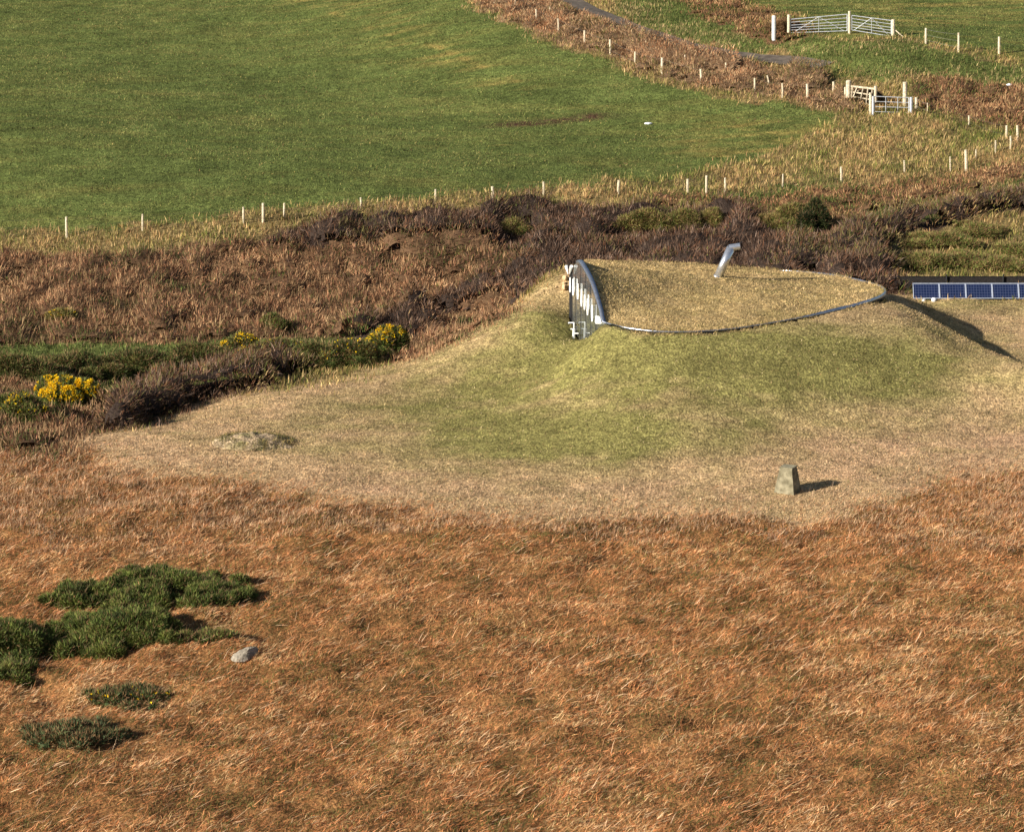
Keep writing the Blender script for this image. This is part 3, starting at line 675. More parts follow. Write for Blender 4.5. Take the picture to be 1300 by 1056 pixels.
# ------------------------------------------------------------------ gorse and bushes
def bush(name, label, px, py, w, h, dep, seed, flowers=0.0, pal=None, cat='bush', group=None, lobes=9, dry=.1, dens=1.0, yadj=0, flw_side=None):
    global RNG
    keepr = RNG; RNG = np.random.default_rng(seed); r_ = random.Random(seed)
    b = cast(px, py); b[1] += yadj; b[2] = float(hgt(b[0], b[1])) - .05
    w *= 1.5 if b[1] > 130 else 1.85; dep *= 1.4 if b[1] > 130 else 2.0; h *= 1.12 if b[1] > 130 else 1.0
    if b[1] < 130: lobes *= 4
    root = empty(name, b, label, cat, group)
    pal = pal or [(40,56,22),(52,70,28),(64,82,34),(80,94,44)]
    near_ = b[1] < 130; parts = []; fl = []; stems = MB()
    for i in range(lobes):
        a = r_.uniform(0, 6.28); q = (math.sqrt(r_.random()) if r_.random() < (.72 if near_ else .8) else r_.uniform(1, 1.5)) if i else 0
        lx, ly = q*w*.36*math.cos(a), q*dep*.36*math.sin(a); sc_ = r_.uniform(.30, .5)*(1 - .45*q)*(.55 if near_ else 1)
        rx, ry, rz = w*sc_*.62+.12, dep*sc_*.62+.12, h*(r_.uniform(.3,.78) if near_ else r_.uniform(.42,.66))*(1-.3*q)
        gz = float(hgt(b[0]+lx, b[1]+ly)) - b[2]; cz_ = gz + h*(.22 if near_ else .40)*(1-.35*q)
        area = 4*math.pi*((rx*ry)**.8*(1) + rz*(rx+ry)*.5)/2
        n = int(area*440*dens); d = RNG.normal(size=(n,3)); d /= np.linalg.norm(d, axis=1)[:, None]; d[:,2] = np.where(d[:,2] < -.35, -d[:,2], d[:,2])
        lump = 1 + .22*fbm(d[:,0]*1.0+i*9.1, d[:,1]+d[:,2]*1.3, .42, seed+i, 3)
        rad = RNG.uniform(.72, 1.05, n)*lump
        c = np.array([lx, ly, cz_]); Pp = c + d*np.array([rx,ry,rz])*rad[:, None]
        D = d + .55*RNG.normal(size=(n,3)) + np.array([0,0,.35]); D /= np.linalg.norm(D, axis=1)[:, None]
        C = pick(pal, Pp[:,0]+b[0], Pp[:,1]+b[1]+Pp[:,2], .6, seed, 1.0)
        k = RNG.random(n) < dry; C[k] = lin((128,98,66))*(1+.2*RNG.normal(size=(k.sum(),1)))
        C = C * np.clip(1 + .8*vn((Pp[:,0]+b[0])/.16, (Pp[:,1]+Pp[:,2])/.16, 77), .4, 1.7)[:, None]
        parts.append(blades(Pp, D, RNG.uniform(.07,.24,n), RNG.uniform(.02,.05,n), C))
        m2 = n//(55 if near_ else 30); parts.append(blades(Pp[:m2], D[:m2]+np.array([.3,0,.2]), RNG.uniform(.2,.4,m2), np.full(m2,.013), np.repeat(lin((142,116,84))[None], m2, 0)))
        # closed inner mass of needles
        n1, n2 = 14, 8; vv = []; ff = []
        for jn in range(n2+1):
            for ii in range(n1):
                th = math.pi*jn/n2; ph = 2*math.pi*ii/n1; kk = .58*(1+.15*r_.uniform(-1,1))
                vv.append((lx+rx*kk*math.sin(th)*math.cos(ph), ly+ry*kk*math.sin(th)*math.sin(ph), cz_+rz*kk*math.cos(th)))
        for jn in range(n2):
            for ii in range(n1): ff.append((jn*n1+ii, jn*n1+(ii+1)%n1, (jn+1)*n1+(ii+1)%n1, (jn+1)*n1+ii))
        vv = np.array(vv); parts.append((vv, np.array(ff), np.zeros((0,3),int), np.repeat(lin(pal[1])[None]*.9, len(vv), 0)))
        stems.tube((b[0]+lx*.3, b[1]+ly*.3, b[2]-.1), (b[0]+lx, b[1]+ly, b[2]+cz_), .035, .015, 6)
        if flowers > 0:
            side = 1.0 if flw_side is None else float(lx*flw_side[0] > -w*.05)
            m_ = int(area*150*flowers*side)
            if m_:
                d = RNG.normal(size=(m_,3)); d /= np.linalg.norm(d, axis=1)[:, None]; d[:,2] = np.abs(d[:,2]) + .35; d[:,1] = -np.abs(d[:,1])*.6 + .3*d[:,1]; d /= np.linalg.norm(d, axis=1)[:, None]
                k = fbm(d[:,0]*1.3+i, d[:,2]*1.3, .35, seed+50, 2) > -.05; d = d[k]; d /= np.linalg.norm(d, axis=1)[:, None]; m_ = len(d)
                Pp = c + d*np.array([rx,ry,rz])*RNG.uniform(1.0,1.12,m_)[:, None]
                for _ in range(3):
                    D = d + .8*RNG.normal(size=(m_,3)); D /= np.linalg.norm(D, axis=1)[:, None]
                    C = lin([(236,196,14),(222,176,10),(242,210,40)])[RNG.integers(0,3,m_)]
                    fl.append(blades(Pp, D, RNG.uniform(.05,.10,m_), RNG.uniform(.05,.08,m_), C))
    V, Q, T, C = merge(parts); np_mesh('foliage', V, Q, T, M['leaf'], C, root)
    if fl: V, Q, T, C = merge(fl); tag(np_mesh('flowers', V, Q, T, M['leaf'], C, root), kind='stuff')
    stems.build('stem', M['twig'], root)
    RNG = keepr
    return root
G1 = 'gorse bushes in the bracken'; G2 = 'gorse along the hedge line'; G3 = 'gorse in the thicket behind the roof'; G4 = 'scrub clumps on the right bank'
GR = [(58,68,28),(76,90,36),(94,106,46),(116,122,60)]
OL = [(80,88,38),(102,106,48),(126,122,62),(150,136,84)]
# foreground left
bush('gorse_bush', 'big dark green gorse mass in the bracken, widest of the left foreground', 145, 808, 2.9, 1.05, 2.4, 301, 0, GR, 'gorse bush', G1, 14)
bush('gorse_bush', 'dark green gorse mound running right from the top of the widest foreground one', 215, 745, 2.9, .8, 1.5, 302, 0, GR, 'gorse bush', G1, 10)
bush('gorse_bush', 'low gorse linking the two widest foreground masses', 178, 775, 1.7, .8, 1.3, 309, 0, GR, 'gorse bush', G1, 8)
bush('gorse_bush', 'dark gorse mound on the upper left shoulder of the foreground group', 105, 765, 1.8, .8, 1.2, 310, 0, GR, 'gorse bush', G1, 8)
bush('gorse_bush', 'rounded gorse clump at the far right end of the foreground gorse', 275, 765, 1.7, .8, 1.2, 303, 0, GR, 'gorse bush', G1, 7)
bush('gorse_bush', 'gorse bush cut by the left picture edge', 14, 822, 2.6, 1.0, 2.2, 304, 0, GR, 'gorse bush', G1, 9)
bush('gorse_bush', 'small gorse tuft low at the left edge below the cut off bush', 12, 858, 1.1, .55, 1.0, 305, 0, GR, 'gorse bush', G1, 6)
bush('gorse_bush', 'low blue green gorse tuft between the big gorse and the bottom left one', 165, 893, 1.6, .55, 1.2, 306, .01, [(58,74,40),(70,86,46),(84,96,54)], 'gorse bush', G1, 7, .45, .5)
bush('gorse_bush', 'grey green gorse clump lowest in the left foreground', 92, 938, 1.9, .75, 1.4, 307, 0, [(62,78,48),(76,90,54),(92,102,64)], 'gorse bush', G1, 8, .45, .5)
bush('gorse_bush', 'thin sparse gorse patch beside the leaning grey boulder', 262, 812, 1.3, .35, .9, 308, 0, GR, 'gorse bush', G1, 5, .4, .6)
# left hedge line
bush('flowering_gorse', 'large gorse covered in bright yellow flowers at the hedge end', 86, 524, 2.6, 2.0, 2.0, 311, .6, GR, 'flowering gorse', None, 14, .1, 1.0, 0)
bush('gorse_bush', 'green gorse bush left of the bright yellow one', 22, 535, 2.6, 1.5, 2.0, 312, .05, GR, 'gorse bush', G2, 10, .2)
for i, (px, py, w, h, fl, lb) in enumerate([(15,482,4.2,1.3,0,'low green gorse of the hedge strip at the left edge'),(100,478,3.8,1.3,0,'low green gorse directly behind the yellow flowering bush'),
        (180,474,3.8,1.3,0,'green gorse strip above the left half of the dark hedge'),(255,466,3.6,1.3,0,'green gorse strip above the right half of the dark hedge'),
        (308,460,2.2,1.4,.10,'gorse with a small yellow flower patch at the dark hedge right end'),(350,464,2.6,1.5,.012,'green gorse with a few flowers just right of the dark hedge'),
        (395,470,2.6,1.4,.0,'olive gorse midway between dark hedge and flowering round gorse'),(445,466,2.6,1.5,.012,'green gorse touching the flowering round gorse')]):
    bush('gorse_bush', lb, px, py, w, h, 1.6, 320+i, fl, [(58,68,30),(72,84,36),(88,98,46),(108,106,56)], 'gorse bush', G2, 9, .25, .9)
bush('flowering_gorse', 'round gorse with yellow flowers on top beside the mound foot', 490, 456, 1.7, 1.9, 1.4, 331, .16, GR, 'flowering gorse', None, 8, .15)
# thicket behind the roof
for i, (px, py, w, h, d_, pl, lb) in enumerate([(826,298,2.8,1.4,1.5,OL,'tan and olive gorse mound, leftmost of those behind the chimney'),(868,296,2.0,1.4,1.4,OL,'olive gorse mound next right of the leftmost behind the roof'),
        (902,293,1.2,1.3,1.2,OL,'smallest round gorse mound in the dark thicket'),(1006,296,3.0,1.5,1.6,OL,'wide olive gorse mound right of the chimney in the thicket'),(1034,297,1.6,1.9,1.5,[(36,44,20),(50,60,26),(62,72,32)],'tall dark green gorse bush throwing a black shadow in the thicket'),
        (655,300,1.5,.8,1.0,OL,'small olive bush in the dark thicket above the glass gable')]):
    bush('gorse_bush', lb, px, py, w, h, d_, 340+i, 0, pl, 'gorse bush', G3, 8, .3 if pl is OL else .1, 1, .3)
for i, (px, py, w, h, lb) in enumerate([(1195,312,3.4,1.0,'green scrub clump on the bank, upper left of its group'),(1240,298,3.0,.9,'green scrub clump highest on the right bank'),(1175,336,2.6,.9,'green scrub clump above the left end of the solar panels'),
        (1225,334,2.4,.8,'olive scrub clump above the middle solar panel'),(1268,342,2.8,.9,'green scrub clump lowest at the right above the solar panels'),(1295,325,2.2,.9,'green scrub clump at the right picture edge above the panels')]):
    bush('scrub_clump', lb, px, py, w, h*.7, 1.8, 360+i, 0, [(84,96,42),(104,114,52),(122,126,64),(142,132,80)], 'scrub clump', G4, 11, .4, .6)
bush('gate_bush', 'dark bush added in place of the black shade behind the tilted wooden gate', 1097, 123, 1.9, .9, 1.0, 381, 0, [(50,46,30),(66,58,38),(84,72,48)], 'bush', None, 8, .2, 1, -1.5)  # added bush; its dark palette imitates the shade behind the gate
bush('gate_bush', 'brown hedge end beside the thick white post at the top gates', 996, 52, 2.0, 1.2, 1.6, 382, 0, [(84,70,44),(112,86,58),(134,104,72)], 'bush', None, 8, .3, 1, 1.5)
bush('gorse_bush', 'small dark gorse on the brown bank left of centre', 345, 420, 1.5, .9, 1.2, 371, 0, GR, 'gorse bush', 'gorse on the brown bank', 5, .3)
bush('gorse_bush', 'yellow green gorse tufts low on the far left brown bank', 80, 408, 1.6, .6, 1.1, 372, .04, OL, 'gorse bush', 'gorse on the brown bank', 5, .3)

# ------------------------------------------------------------------ house
hc = Vector((11.5, 150.0, 0.0))
house = empty('earth_sheltered_house', hc, 'turf roofed house sunk in the mound with steel roof edge and glass gable', 'house')
c0 = np.array([11.3, 150.0]); nr = 46; RV = []; nS = len(rimS)
for k in range(1, nr+1):
    t = k / nr; xy = c0[None]*(1-t) + rimS[:, :2]*t
    z = roofT(xy[:,0], xy[:,1]); w_ = np.clip((t-.9)/.1, 0, 1); z = z*(1-w_) + rimS[:,2]*w_
    z = z + .05*fbm(xy[:,0], xy[:,1], 1.5, 201)*(1-w_) - .03
    RV.append(np.c_[xy, z])
RV = np.concatenate([[[c0[0], c0[1], float(roofT(c0[0:1], c0[1:2])[0])-.03]]] + RV)
qs = []; ts = [(0, 1+i, 1+(i+1) % nS) for i in range(nS)]
for k in range(nr-1):
    a = 1 + k*nS; b_ = a + nS
    for i in range(nS): qs.append((a+i, b_+i, b_+(i+1) % nS, a+(i+1) % nS))
rc = mown_colour(RV[:,0], RV[:,1], RV[:,2])*.92
ro = np_mesh('roof', RV - np.array(hc), np.array(qs), np.array(ts), M['ground'], rc, house, smooth=True)
# steel edge
cen = rimS[:, :2].mean(0); RVv = []; RF = []
tang = np.roll(rimS, -1, 0) - np.roll(rimS, 1, 0); nrm = np.c_[tang[:,1], -tang[:,0]]; nrm /= np.linalg.norm(nrm, axis=1)[:, None]
if ((rimS[:,:2]-cen)*nrm).sum() < 0: nrm = -nrm
pxr, pyr = proj(rimS[:,0], rimS[:,1], rimS[:,2])
for i in range(nS):
    islip = (pxr[i] < 768) and (rimS[i,1] < 149.5); right = smooth01((pxr[i]-1000)/60)
    w_ = .2 if islip else .035 + .06*right; up = .10 if islip else .012 + .045*right; dn = .12 if islip else .08+.12*right
    if i == 0: w_ = .2
    if rimS[i,1] > 151.8 and pxr[i] < 990: up = -.06; dn = .2
    x, y, z = rimS[i]
    inn = .06
    for o_, zz in ((w_-inn, -dn), (w_-inn, up*.6), (-inn, up), (-inn, -dn)): RVv.append((x+nrm[i,0]*o_-hc.x, y+nrm[i,1]*o_-hc.y, z+zz))
for i in range(nS):
    a = i*4; b_ = ((i+1) % nS)*4
    for j in range(4): RF.append((a+j, a+(j+1) % 4, b_+(j+1) % 4, b_+j))
np_mesh('roof_edge', np.array(RVv), np.array(RF), np.zeros((0,3),int), M['brushed'], None, house)
# retaining wall under the edge, except at the glass
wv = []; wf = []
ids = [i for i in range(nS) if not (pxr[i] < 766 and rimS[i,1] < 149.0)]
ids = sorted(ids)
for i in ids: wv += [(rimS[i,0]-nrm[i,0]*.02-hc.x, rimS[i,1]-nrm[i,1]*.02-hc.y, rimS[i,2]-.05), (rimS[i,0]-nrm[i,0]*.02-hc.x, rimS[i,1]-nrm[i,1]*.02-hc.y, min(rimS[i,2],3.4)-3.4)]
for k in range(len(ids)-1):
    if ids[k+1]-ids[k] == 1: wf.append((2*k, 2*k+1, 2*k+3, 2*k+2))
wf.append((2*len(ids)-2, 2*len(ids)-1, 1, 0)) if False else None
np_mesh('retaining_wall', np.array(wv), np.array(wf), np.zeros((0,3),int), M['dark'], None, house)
# glass gable
gpx = [(768,408),(764,394),(760,380),(755,364),(750,352),(744,341),(738,333),(733,333.5),(728,338),(724.5,345),(724.5,385),(725,440),(740,440),(752,430),(762,420),(770,412)]
gm = MB()
for off in (0.0, -.05):
    for p in gpx: gm.v.append(Vector(on_facade(*p, off)))
ng = len(gpx); gm.f = [tuple(range(ng)), tuple(reversed(range(ng, 2*ng)))] + [(i, (i+1) % ng, ng+(i+1) % ng, ng+i) for i in range(ng)]
glass = gm.build('glass_gable', M['glass'], house, hc)
for x_, ya, yb, r_ in ((724.5,343,436,.055),(731,336,434,.013),(737.5,335,433,.013),(744,343,430,.013),(750,354,426,.013),(757,372,420,.018)):
    MB().tube(on_facade(x_, ya, .03), on_facade(x_, yb, .03), r_, n=6).build('mullion', M['frame'], glass, on_facade(x_, yb, .03))
for i, (x_, ya, yb, w_) in enumerate([(726,352,371,.11),(729.8,354,375,.12),(735.7,360,380,.12),(740.4,367,389,.12),(744.4,374,393,.12),(748.2,379,400,.12),(754,387,408,.13),(760.6,401,411,.30),(764,402,411,.2)]):  # white posts stand in for pale shards reflected in the glass
    a = on_facade(x_, ya, .10); b_ = on_facade(x_, yb, .10); q = MB(); d = (FF-FN)[:2]; d = d/np.linalg.norm(d)
    hgt_ = a[2]-b_[2]; q.box(b_, w_*.55, .07, hgt_*.3, math.atan2(d[1], d[0])+1.2, 1.5); q.box((b_[0], b_[1], b_[2]+hgt_*.3), w_*.82, .07, hgt_*.7, math.atan2(d[1], d[0])+1.1, .75)
    q.build('reflection_post', M['white'], glass, b_)
for x_ in (721.8, 728.2):  # the right one models the left one's mirror image in the glass
    a = on_facade(x_, 338, .12); b_ = on_facade(725+(x_-725)*.3, 348, .12)
    MB().tube(b_, a, .02, .1, 8).build('spout_and_mirror', M['white'], house, b_)
hf = MB(); c4 = [on_facade(728.5,409.5,.3), on_facade(735.5,409.5,.3), on_facade(735.5,417.5,.3), on_facade(728.5,417.5,.3)]
for i in range(4): hf.tube(c4[i], c4[(i+1) % 4], .035, n=6)
hf.tube(on_facade(735.5,417.5,.3), on_facade(735,429,.3), .07, n=8); hf.tube(on_facade(729,417.5,.3), on_facade(729.5,430,.3), .03, n=6); hf.tube(on_facade(735,423,.3), on_facade(741,423,.3), .03, n=6)
hf.build('hatch_frame', M['white'], house, c4[3])
# chimney
cb = cast(911, 351); Yc = cb[1]
ch = MB()
def cp(px, py): return P(px, py, Yc)
base = cp(909.3, 353); top = cp(928.2, 314.5); end = cp(939.5, 312.8); base[2] -= .15
d1 = Vector(top)-Vector(base)
chim = ch.tube(base, top, .235, n=24).build('chimney', M['steel'], house, base, smooth=False)
el = MB(); el.tube(Vector(top)-Vector((.12,0,.02)), end, .185, n=24, cap=False); el.tube(Vector(end), Vector(top), .165, n=24, cap=False)
el.build('chimney_cowl', M['steel'], chim, top)
MB().tube(Vector(base)+d1*.10, Vector(base)+d1*.13, .255, n=24).build('chimney_collar', M['steel'], chim, base)
MB().path([Vector(end)+Vector((-.05,0,.17)), Vector(end)+Vector((.15,0,.25))], .012, 5).build('cowl_wire', M['frame'], chim, end)
for o in (chim,):
    for p_ in o.data.polygons: p_.use_smooth = len(p_.vertices) == 4

# ------------------------------------------------------------------ stones, block
G5 = 'tan stones stacked by the glass gable'
for i, (px, py, sx, sy, sz, lb) in enumerate([(717.5,357,.34,.4,.38,'upper tan stone stacked beside the far end of the glass gable'),(716,361,.26,.3,.16,'flat middle stone in the small stack by the glass gable'),(716.5,369,.42,.45,.36,'largest tan stone, at the foot of the stack by the gable'),
        (706,367,.14,.14,.12,'tiny pale stone on the turf left of the gable stack')]):
    c = cast(px, py); rock('stone', c + np.array([0,0,sz*.38]), sx, sy, sz, M['stoneTan'], 400+i, lb, 'stone', group=G5)
bb = cast(1000, 624); bb[2] -= .08
block = empty('concrete_block', bb, 'weathered tapered concrete block standing alone on the mown grass', 'concrete block')
rz = R(-28)
MB().box(bb, 1.02, .92, 1.22, rz, .60, .66).build('body', M['conc'], block, bb, bevel=.03)
MB().box(bb + np.array([0,0,1.222]), .66, .64, .05, rz, .97).build('cap', M['conc'], block, bb, bevel=.015)
c = cast(309, 838); rock('boulder', c + np.array([0,0,.16]), 1.35, .6, .5, M['stone'], 421, 'pale grey boulder slab leaning out of the orange bracken', 'boulder', R(40), R(14))
c = cast(322, 562); mu, mv = np.meshgrid(np.linspace(-1,1,46), np.linspace(-1,1,30)); rr_ = np.sqrt(mu**2+mv**2)*(1+.25*fbm(mu+5, mv, .6, 301))
mxx, myy = c[0]+mu*2.0, c[1]+mv*1.5; mz = .42*np.clip(1-rr_**2, -.4, 1) + .20*fbm(mxx, myy, .35, 302)*np.clip(1.2-rr_,0,1) + hgt(mxx, myy) - .02 - .2*(rr_ > 1)
mV = np.stack([mxx-c[0], myy-c[1], mz-c[2]], 2).reshape(-1,3); mid_ = np.arange(mV.shape[0]).reshape(30,46)
mQ = np.stack([mid_[:-1,:-1], mid_[:-1,1:], mid_[1:,1:], mid_[1:,:-1]], 2).reshape(-1,4)
tt_ = np.clip(.5+1.6*fbm(mxx, myy, .5, 303), 0, 1).reshape(-1,1); mC = lin((168,146,118))*tt_ + lin((112,104,70))*(1-tt_)
rm = np_mesh('rubble_mound', mV, mQ, np.zeros((0,3),int), M['ground'], mC); rm.location = Vector(c); tag(rm, 'low dry heap of soil and stone in the mown grass', 'mound')
nb = 700; ang = RNG.uniform(0,6.28,nb); rq = np.sqrt(RNG.uniform(.25,1,nb)); bx2 = c[0]+rq*2.0*np.cos(ang); by2 = c[1]+rq*1.5*np.sin(ang); bz2 = .36*np.clip(1-rq**2,0,1)+hgt(bx2,by2)
Vt, Qt, Tt, Ct = strands(np.c_[bx2-c[0],by2-c[1],bz2-c[2]], dirs(nb,(.2,0,.8),.4), RNG.uniform(.1,.3,nb), np.full(nb,.025), pick([(84,84,44),(120,108,62),(150,128,84)], bx2, by2, .6, 304))
tag(np_mesh('grass_tufts', Vt, Qt, Tt, M['veg'], Ct, rm), kind='stuff')
c = cast(823, 158.5); rock('white_stone', c + np.array([0,0,.06]), .62, .4, .2, M['litter'], 424, 'white stone lying alone in the green field', 'stone')
c = cast(1281, 113.5); rock('white_bag', c + np.array([0,0,.3]), .45, .35, .2, M['litter'], 425, 'scrap of white plastic in the brown bank under the top field', 'litter')
for i, (px, py, lb) in enumerate([(1172.5,382,'taller white rooflight dome in front of the first solar panel'),(1185.5,382.5,'lower white dome just right of the taller one by the solar panels')]):
    c = cast(px, py); k = 1 if i == 0 else .75
    MB().tube(c, c + np.array([0,0,.16*k]), .13, n=12).tube(c + np.array([0,0,.15*k]), c + np.array([0,0,.27*k]), .22*k, .12*k, n=14).build('vent_cap', M['litter'], None, c)
    tag(bpy.context.scene.objects[-1] if False else COL.objects[-1], lb, 'vent', 'white vents by the solar panels')

# ------------------------------------------------------------------ solar panels and windbreak
sb = cast(1159, 380); Ys = 163.0
arr = empty('solar_array', P(1159, 379.5, Ys), 'row of blue solar panels in white frames behind the mown ground', 'solar panels')
pw = 33.5 / F * math.hypot(Ys, 35) ; x0 = P(1159.5, 378, Ys)[0]; zb = P(1159.5, 379, Ys)[2]; tl = R(58)
ux = np.array([1., 0, 0]); uy = np.array([0, math.cos(tl), math.sin(tl)]); H_ = (378-359.5)/F*math.hypot(Ys,35)/math.sin(tl)/1.0
H_ = 0.92
for i in range(6):
    o0 = np.array([x0 + i*pw, Ys, zb + .02]); m_ = 0.035
    a = [o0 + ux*m_ + uy*m_, o0 + ux*(pw-m_) + uy*m_, o0 + ux*(pw-m_) + uy*(H_-m_), o0 + ux*m_ + uy*(H_-m_)]
    me = bpy.data.meshes.new('solar_panel'); nn = np.cross(ux, uy); pts = [p - nn*0 for p in a] + [p - nn*.035*(-1) for p in a]
    pts = [tuple(p - o0) for p in a] + [tuple(p - o0 + np.array([0, .03, -.02])) for p in a]
    me.from_pydata(pts, [], [(0,1,2,3),(7,6,5,4),(0,4,5,1),(1,5,6,2),(2,6,7,3),(3,7,4,0)])
    uv = me.uv_layers.new(name='UVMap')
    for lp_ in me.loops:
        v = me.vertices[lp_.vertex_index].co; uv.data[lp_.index].uv = (v.x, v.z/math.sin(tl))
    me.materials.append(M['pv']); o = bpy.data.objects.new('solar_panel', me); COL.objects.link(o); o.parent = arr; o.location = Vector(o0) - arr.location
    fr = MB(); c = [o0, o0+ux*pw, o0+ux*pw+uy*H_, o0+uy*H_]
    for p_, q_, t_ in ((c[0],c[1],.03),(c[1]-ux*.025,c[2]-ux*.025,.05),(c[2],c[3],.045),(c[3]+ux*.02,c[0]+ux*.02,.035)): fr.beam(p_, q_, t_, .05)
    fr.build('panel_frame', M['alu'], o, o0)
    st = MB(); bx_ = o0 + ux*pw*.5 + uy*H_*.9; st.beam(bx_ + np.array([0,.05,0]), np.array([bx_[0], bx_[1]+.5, zb-.2]), .05, .05); st.build('support_leg', M['frame'], arr, bx_)
Yw = 166.2
wa = P(1128, 351, Yw); wb = P(1345, 350, Yw)
wf_ = empty('windbreak_fence', (wa[0], Yw, float(hgt(wa[0], Yw))), 'dark netting windbreak fence behind the solar panels', 'fence')
net = MB(); net.box(((wa[0]+wb[0])/2, Yw, .2), wb[0]-wa[0], .02, wa[2]-.2); net.build('netting', M['mesh'], wf_, (wa[0], Yw, .2))
for px in (1131, 1202, 1274, 1340):
    t_ = P(px, 348.5, Yw-.08); MB().tube((t_[0], Yw-.08, 0.0), t_, .05, n=8).build('post', M['dark'], wf_, (t_[0], Yw, 0))
tr = MB(); tr.tube((wa[0], Yw-.04, wa[2]), (wb[0], Yw-.04, wa[2]), .02, n=5); tr.build('top_wire', M['frame'], wf_, wa)

# ------------------------------------------------------------------ fences
def fence(name, label, posts, wires=3, thick=.055, wire_from=.25, mat='wood'):
    """posts: (px, py_top, py_bottom[, lean, thick])"""
    pts = []
    for p in posts:
        b = cast(p[0], p[2] + 1.5); t = P(p[0] + (p[3] if len(p) > 3 else 0), p[1], b[1]); pts.append((b, t, p[4] if len(p) > 4 else thick))
    root = empty(name, pts[0][0], label, 'fence')
    for b, t, th in pts:
        th *= random.uniform(1.1, 1.4); bb_ = b.copy(); bb_[2] -= .3; mid = b*.5 + t*.5 + np.array([random.uniform(-.02,.02), 0, 0])
        MB().tube(bb_, mid, th, th*.97, 7).tube(mid, t, th*.97, th*.92, 7).build('post', M[mat], root, bb_)
    for k in range(wires):
        w = MB(); f = wire_from + (1-wire_from-.08)*k/max(1, wires-1)
        for (b1, t1, _), (b2, t2, _) in zip(pts[:-1], pts[1:]):
            p1 = b1*(1-f) + t1*f; p2 = b2*(1-f) + t2*f
            n_ = 5
            ps = [p1*(1-s/n_) + p2*(s/n_) - np.array([0,.06,.05*math.sin(math.pi*s/n_)]) for s in range(n_+1)]
            w.path(ps, .006, 3)
        w.build('wire', M['wire'], root, pts[0][0])
    return root
fence('wire_fence', 'long line of pale posts with wire below the big green field', [(-60,279,305),(85,275.5,300.5,-.8,.062),(181,272,291.5,0,.05),(309,263,282.5,0,.062),(334,258,281,0,.08),(361,258,277,0,.06),(458,251,264),(553,240.5,255,0,.062),(625,237,252,0,.075),(690.5,231,247,-.5,.06),(785,229,245,.6,.065),(873,227.5,243,0,.065),(897,223,244.5,0,.07),(920.5,226,243,0,.06),(993.5,221,236,.6,.05),(1068.5,212,230,-.8,.062),(1149,204,217.5,-1,.055),(1207,199,216.5,-.8,.05),(1227,190.5,216,-1,.085),(1239,190,200.5,0,.045),(1264,178.5,192.5,0,.05),(1283,173,188,0,.05),(1292,159.5,178,-.5,.075),(1360,150,166)], 3)
fence('wire_fence', 'posts along the top edge of the big green field beside the brown bank', [(600,-28,-12),(628,-12,3),(654,-8,8),(681,12,25,-.5),(709,24,39.5,-.5),(742,39,53,0,.06),(775,50.5,68,-.5,.06),(806,66,80,.4,.055),(840,73.5,93,.8,.085),(890,88,105.5,-.5,.07),(958,99.5,114,0,.06),(993.5,106,123,-.4,.06),(1025,107,124.5,-.3,.085),(1073,111,126,0,.06),(1089.5,115,130,0,.05)], 2)
fence('wire_fence', 'small posts half sunk in the brown bank along the lane', [(698,9,18,0,.04),(736.5,25,33,0,.05),(820,52.5,63,-.4,.05),(870,70,82,-.4,.05),(921.5,80,90,0,.06),(977,96,106,-3,.06),(1058,104,115,0,.075)], 1, .05)
fence('wire_fence', 'four posts of the fence running right from the metal gate', [(1163,124,137,0,.085),(1177.5,131,142,0,.035),(1230,147,157,0,.06),(1278,159.5,175,0,.06)], 2, .06)
fence('wire_fence', 'posts and wires along the foot of the top right field', [(1175.5,36,54.5,0,.08),(1217,42,65,0,.075),(1268.5,47,67,0,.08),(1330,52,72)], 3, .08)

# gates
def gate_z(px1, top1, bot1, px2, top2, bot2, Y1=None):
    b1 = cast(px1, bot1); b2 = cast(px2, bot2)
    return b1, P(px1, top1, b1[1]), b2, P(px2, top2, b2[1])
def metal_gate(name, label, a, b, bars=6, brace='V', group=None):
    """a, b: (px, y_top, y_bottom, Y) of the two ends"""
    A0, A1 = P(a[0], a[2], a[3]), P(a[0], a[1], a[3]); B0, B1 = P(b[0], b[2], b[3]), P(b[0], b[1], b[3])
    root = empty(name, A0, label, 'gate', group); f = MB()
    f.tube(A0, A1, .035, n=8).build('end_frame', M['galv'], root, A0); MB().tube(B0, B1, .035, n=8).build('end_frame', M['galv'], root, B0)
    for i in range(bars):
        t = [0, .2, .38, .56, .78, 1][i] if bars == 6 else i/(bars-1)
        MB().tube(A0*(1-t)+A1*t, B0*(1-t)+B1*t, .03 if t in (0,1) else .024, n=7).build('rail', M['galv'], root, A0)
    m0, m1 = (A0+B0)/2, (A1+B1)/2; g_ = MB(); y_ = np.array([0,-.035,0])
    if brace == 'V':
        g_.tube(m0+y_, m1+y_, .018, n=6).tube(m1+y_, A0*.95+B0*.05+y_, .018, n=6).tube(m1+y_, B0*.95+A0*.05+y_, .018, n=6)
    else:
        for t in (.33, .68): MB().tube(A0*(1-t)+B0*t+y_, A1*(1-t)+B1*t+y_, .022, n=6).build('upright', M['galv'], root, A0*(1-t)+B0*t)
    if brace == 'V': g_.build('brace', M['galv'], root, m0)
    return root
def single_post(name, label, px, top, bot, th, mat, Y=None, cat='post', group=None, cap=False):
    b = cast(px, bot) if Y is None else P(px, bot, Y); t = P(px, top, b[1]); bb_ = b.copy(); bb_[2] -= .35
    q = MB().tube(bb_, t, th, th*.95, 14); 
    if cap: q.tube(t, t + np.array([0,0,.05]), th*.95, th*.5, 14)
    o = q.build(name, M[mat], None, bb_); return tag(o, label, cat, group), b
Yg = cast(1078.5, 43)[1]
GP = 'posts of the top gates'
single_post('gate_post', 'tall middle post between the two top galvanised gates', 1078.5, 14.5, 43, .115, 'wood', None, 'gate post', GP)
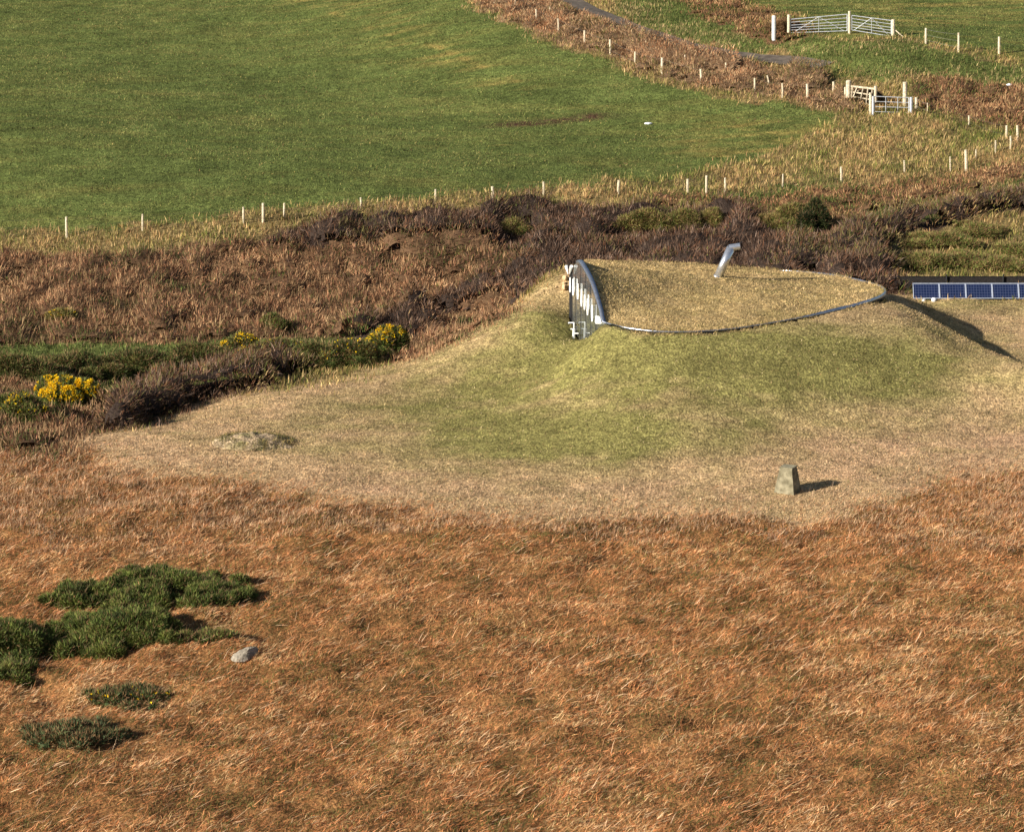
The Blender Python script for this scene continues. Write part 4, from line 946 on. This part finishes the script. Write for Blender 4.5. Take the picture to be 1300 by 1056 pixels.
single_post('gate_post', 'right hand thick post of the top gates with a sloping strut', 1134, 25, 47, .15, 'wood', Yg-.6, 'gate post', GP)
single_post('gate_post', 'short post top showing over the brown bank at the left top gate', 1001.5, 19, 36, .13, 'wood', Yg+.5, 'gate post', GP)
single_post('standing_post', 'thick white post alone in the brown bank beside the lane bend', 982.5, 21, 52, .17, 'white', None, 'post', None, True)
metal_gate('field_gate', 'left galvanised field gate at the top with five rails and V brace', (1003.5,25,42,Yg+.5), (1075.5,18.5,39.5,Yg), 6, 'V', 'galvanised gates at the top field')
metal_gate('field_gate', 'right galvanised field gate at the top next to the sloping strut', (1081.5,20,38.5,Yg), (1131.5,26.5,46.5,Yg-.6), 6, 'V', 'galvanised gates at the top field')
s0 = P(1136, 38, Yg-.6); s1 = P(1152, 52, Yg-.9); tag(MB().beam(s0, s1, .08, .08).build('strut', M['wood'], None, s1), 'sloping wooden strut bracing the right top gate post', 'strut')
# lower gates
Yl = cast(1108.5, 146.5)[1]
GQ = 'posts of the lower gates'
single_post('gate_post', 'fat round wooden post at the left of the tilted wooden gate', 1077.3, 103, 118, .20, 'paleWood', Yl+2.4, 'gate post', GQ, True)
single_post('gate_post', 'post where the wooden gate ends, behind the metal gate corner', 1111.6, 109.5, 124, .12, 'paleWood', Yl+1.6, 'gate post', GQ)
single_post('gate_post', 'wooden post close left of the bluish metal gate post', 1105.3, 118, 143.5, .12, 'paleWood', Yl+.2, 'gate post', GQ)
single_post('gate_post', 'bluish white metal post at the left of the lower metal gate', 1108.6, 122.5, 147, .095, 'galv', Yl, 'gate post', GQ)
single_post('gate_post', 'tall pale wooden post standing behind the lower metal gate', 1149, 104.5, 137, .17, 'paleWood', Yl+1.6, 'gate post', GQ)
single_post('gate_post', 'pale post at the right end of the lower metal gate', 1156.8, 123.7, 141, .12, 'galv', Yl-.1, 'gate post', GQ)
metal_gate('metal_gate', 'lower galvanised gate with five rails and two uprights', (1110,122.7,148.5,Yl), (1153.7,124.3,149.6,Yl-.1), 5, 'U')
wg = empty('wooden_gate', P(1080,130,Yl+2.3), 'tilted pale wooden bar gate left of the lower metal gate', 'gate')
def wp(px, py): return P(px, py, Yl + 2.3 - (px-1080)/31*.7)
for i, (y1, y2, w_) in enumerate([(109.5,113,.13),(116.7,120.5,.09),(122.5,126.5,.09),(128.5,133.5,.09)]):
    MB().beam(wp(1079.5, y1), wp(1110.5 if i == 0 else 1105, y2), .05, w_).build('rail', M['paleWood'], wg, wp(1079.5, y1))
for x1, y1, x2, y2 in ((1087.8,111,1083,123),(1095.5,112,1092,127),(1101.5,113,1099,134),(1082,110,1080.5,126),(1107,113.5,1105.5,131)):
    a, b_ = wp(x1, y1), wp(x2, y2); a[1] -= .06; b_[1] -= .06; MB().beam(a, b_, .06, .07).build('upright', M['paleWood'], wg, b_)

# ------------------------------------------------------------------ light
SUN_AZ = math.atan2(-.86, -.51); EL = R(24)
w = bpy.data.worlds.new('World'); scene.world = w; w.use_nodes = True
bg = w.node_tree.nodes['Background']; sky = w.node_tree.nodes.new('ShaderNodeTexSky'); sky.sky_type = 'NISHITA'; sky.sun_disc = False
sky.sun_elevation = EL; sky.sun_rotation = SUN_AZ; w.node_tree.links.new(sky.outputs[0], bg.inputs[0]); bg.inputs[1].default_value = 0.05
sl = bpy.data.lights.new('sun', 'SUN'); sl.energy = 5.0; sl.angle = R(.5); sl.color = (1, .93, .82)
so = bpy.data.objects.new('sun', sl); COL.objects.link(so)
sd = Vector((-.86, -.51, 0)).normalized()*math.cos(EL) + Vector((0,0,math.sin(EL)))
so.rotation_euler = sd.to_track_quat('Z', 'Y').to_euler(); so.location = (-60, 60, 80)
scene.view_settings.view_transform = 'Standard'; scene.view_settings.look = 'None'; scene.view_settings.gamma = 1
scene.view_settings.exposure = 0.92
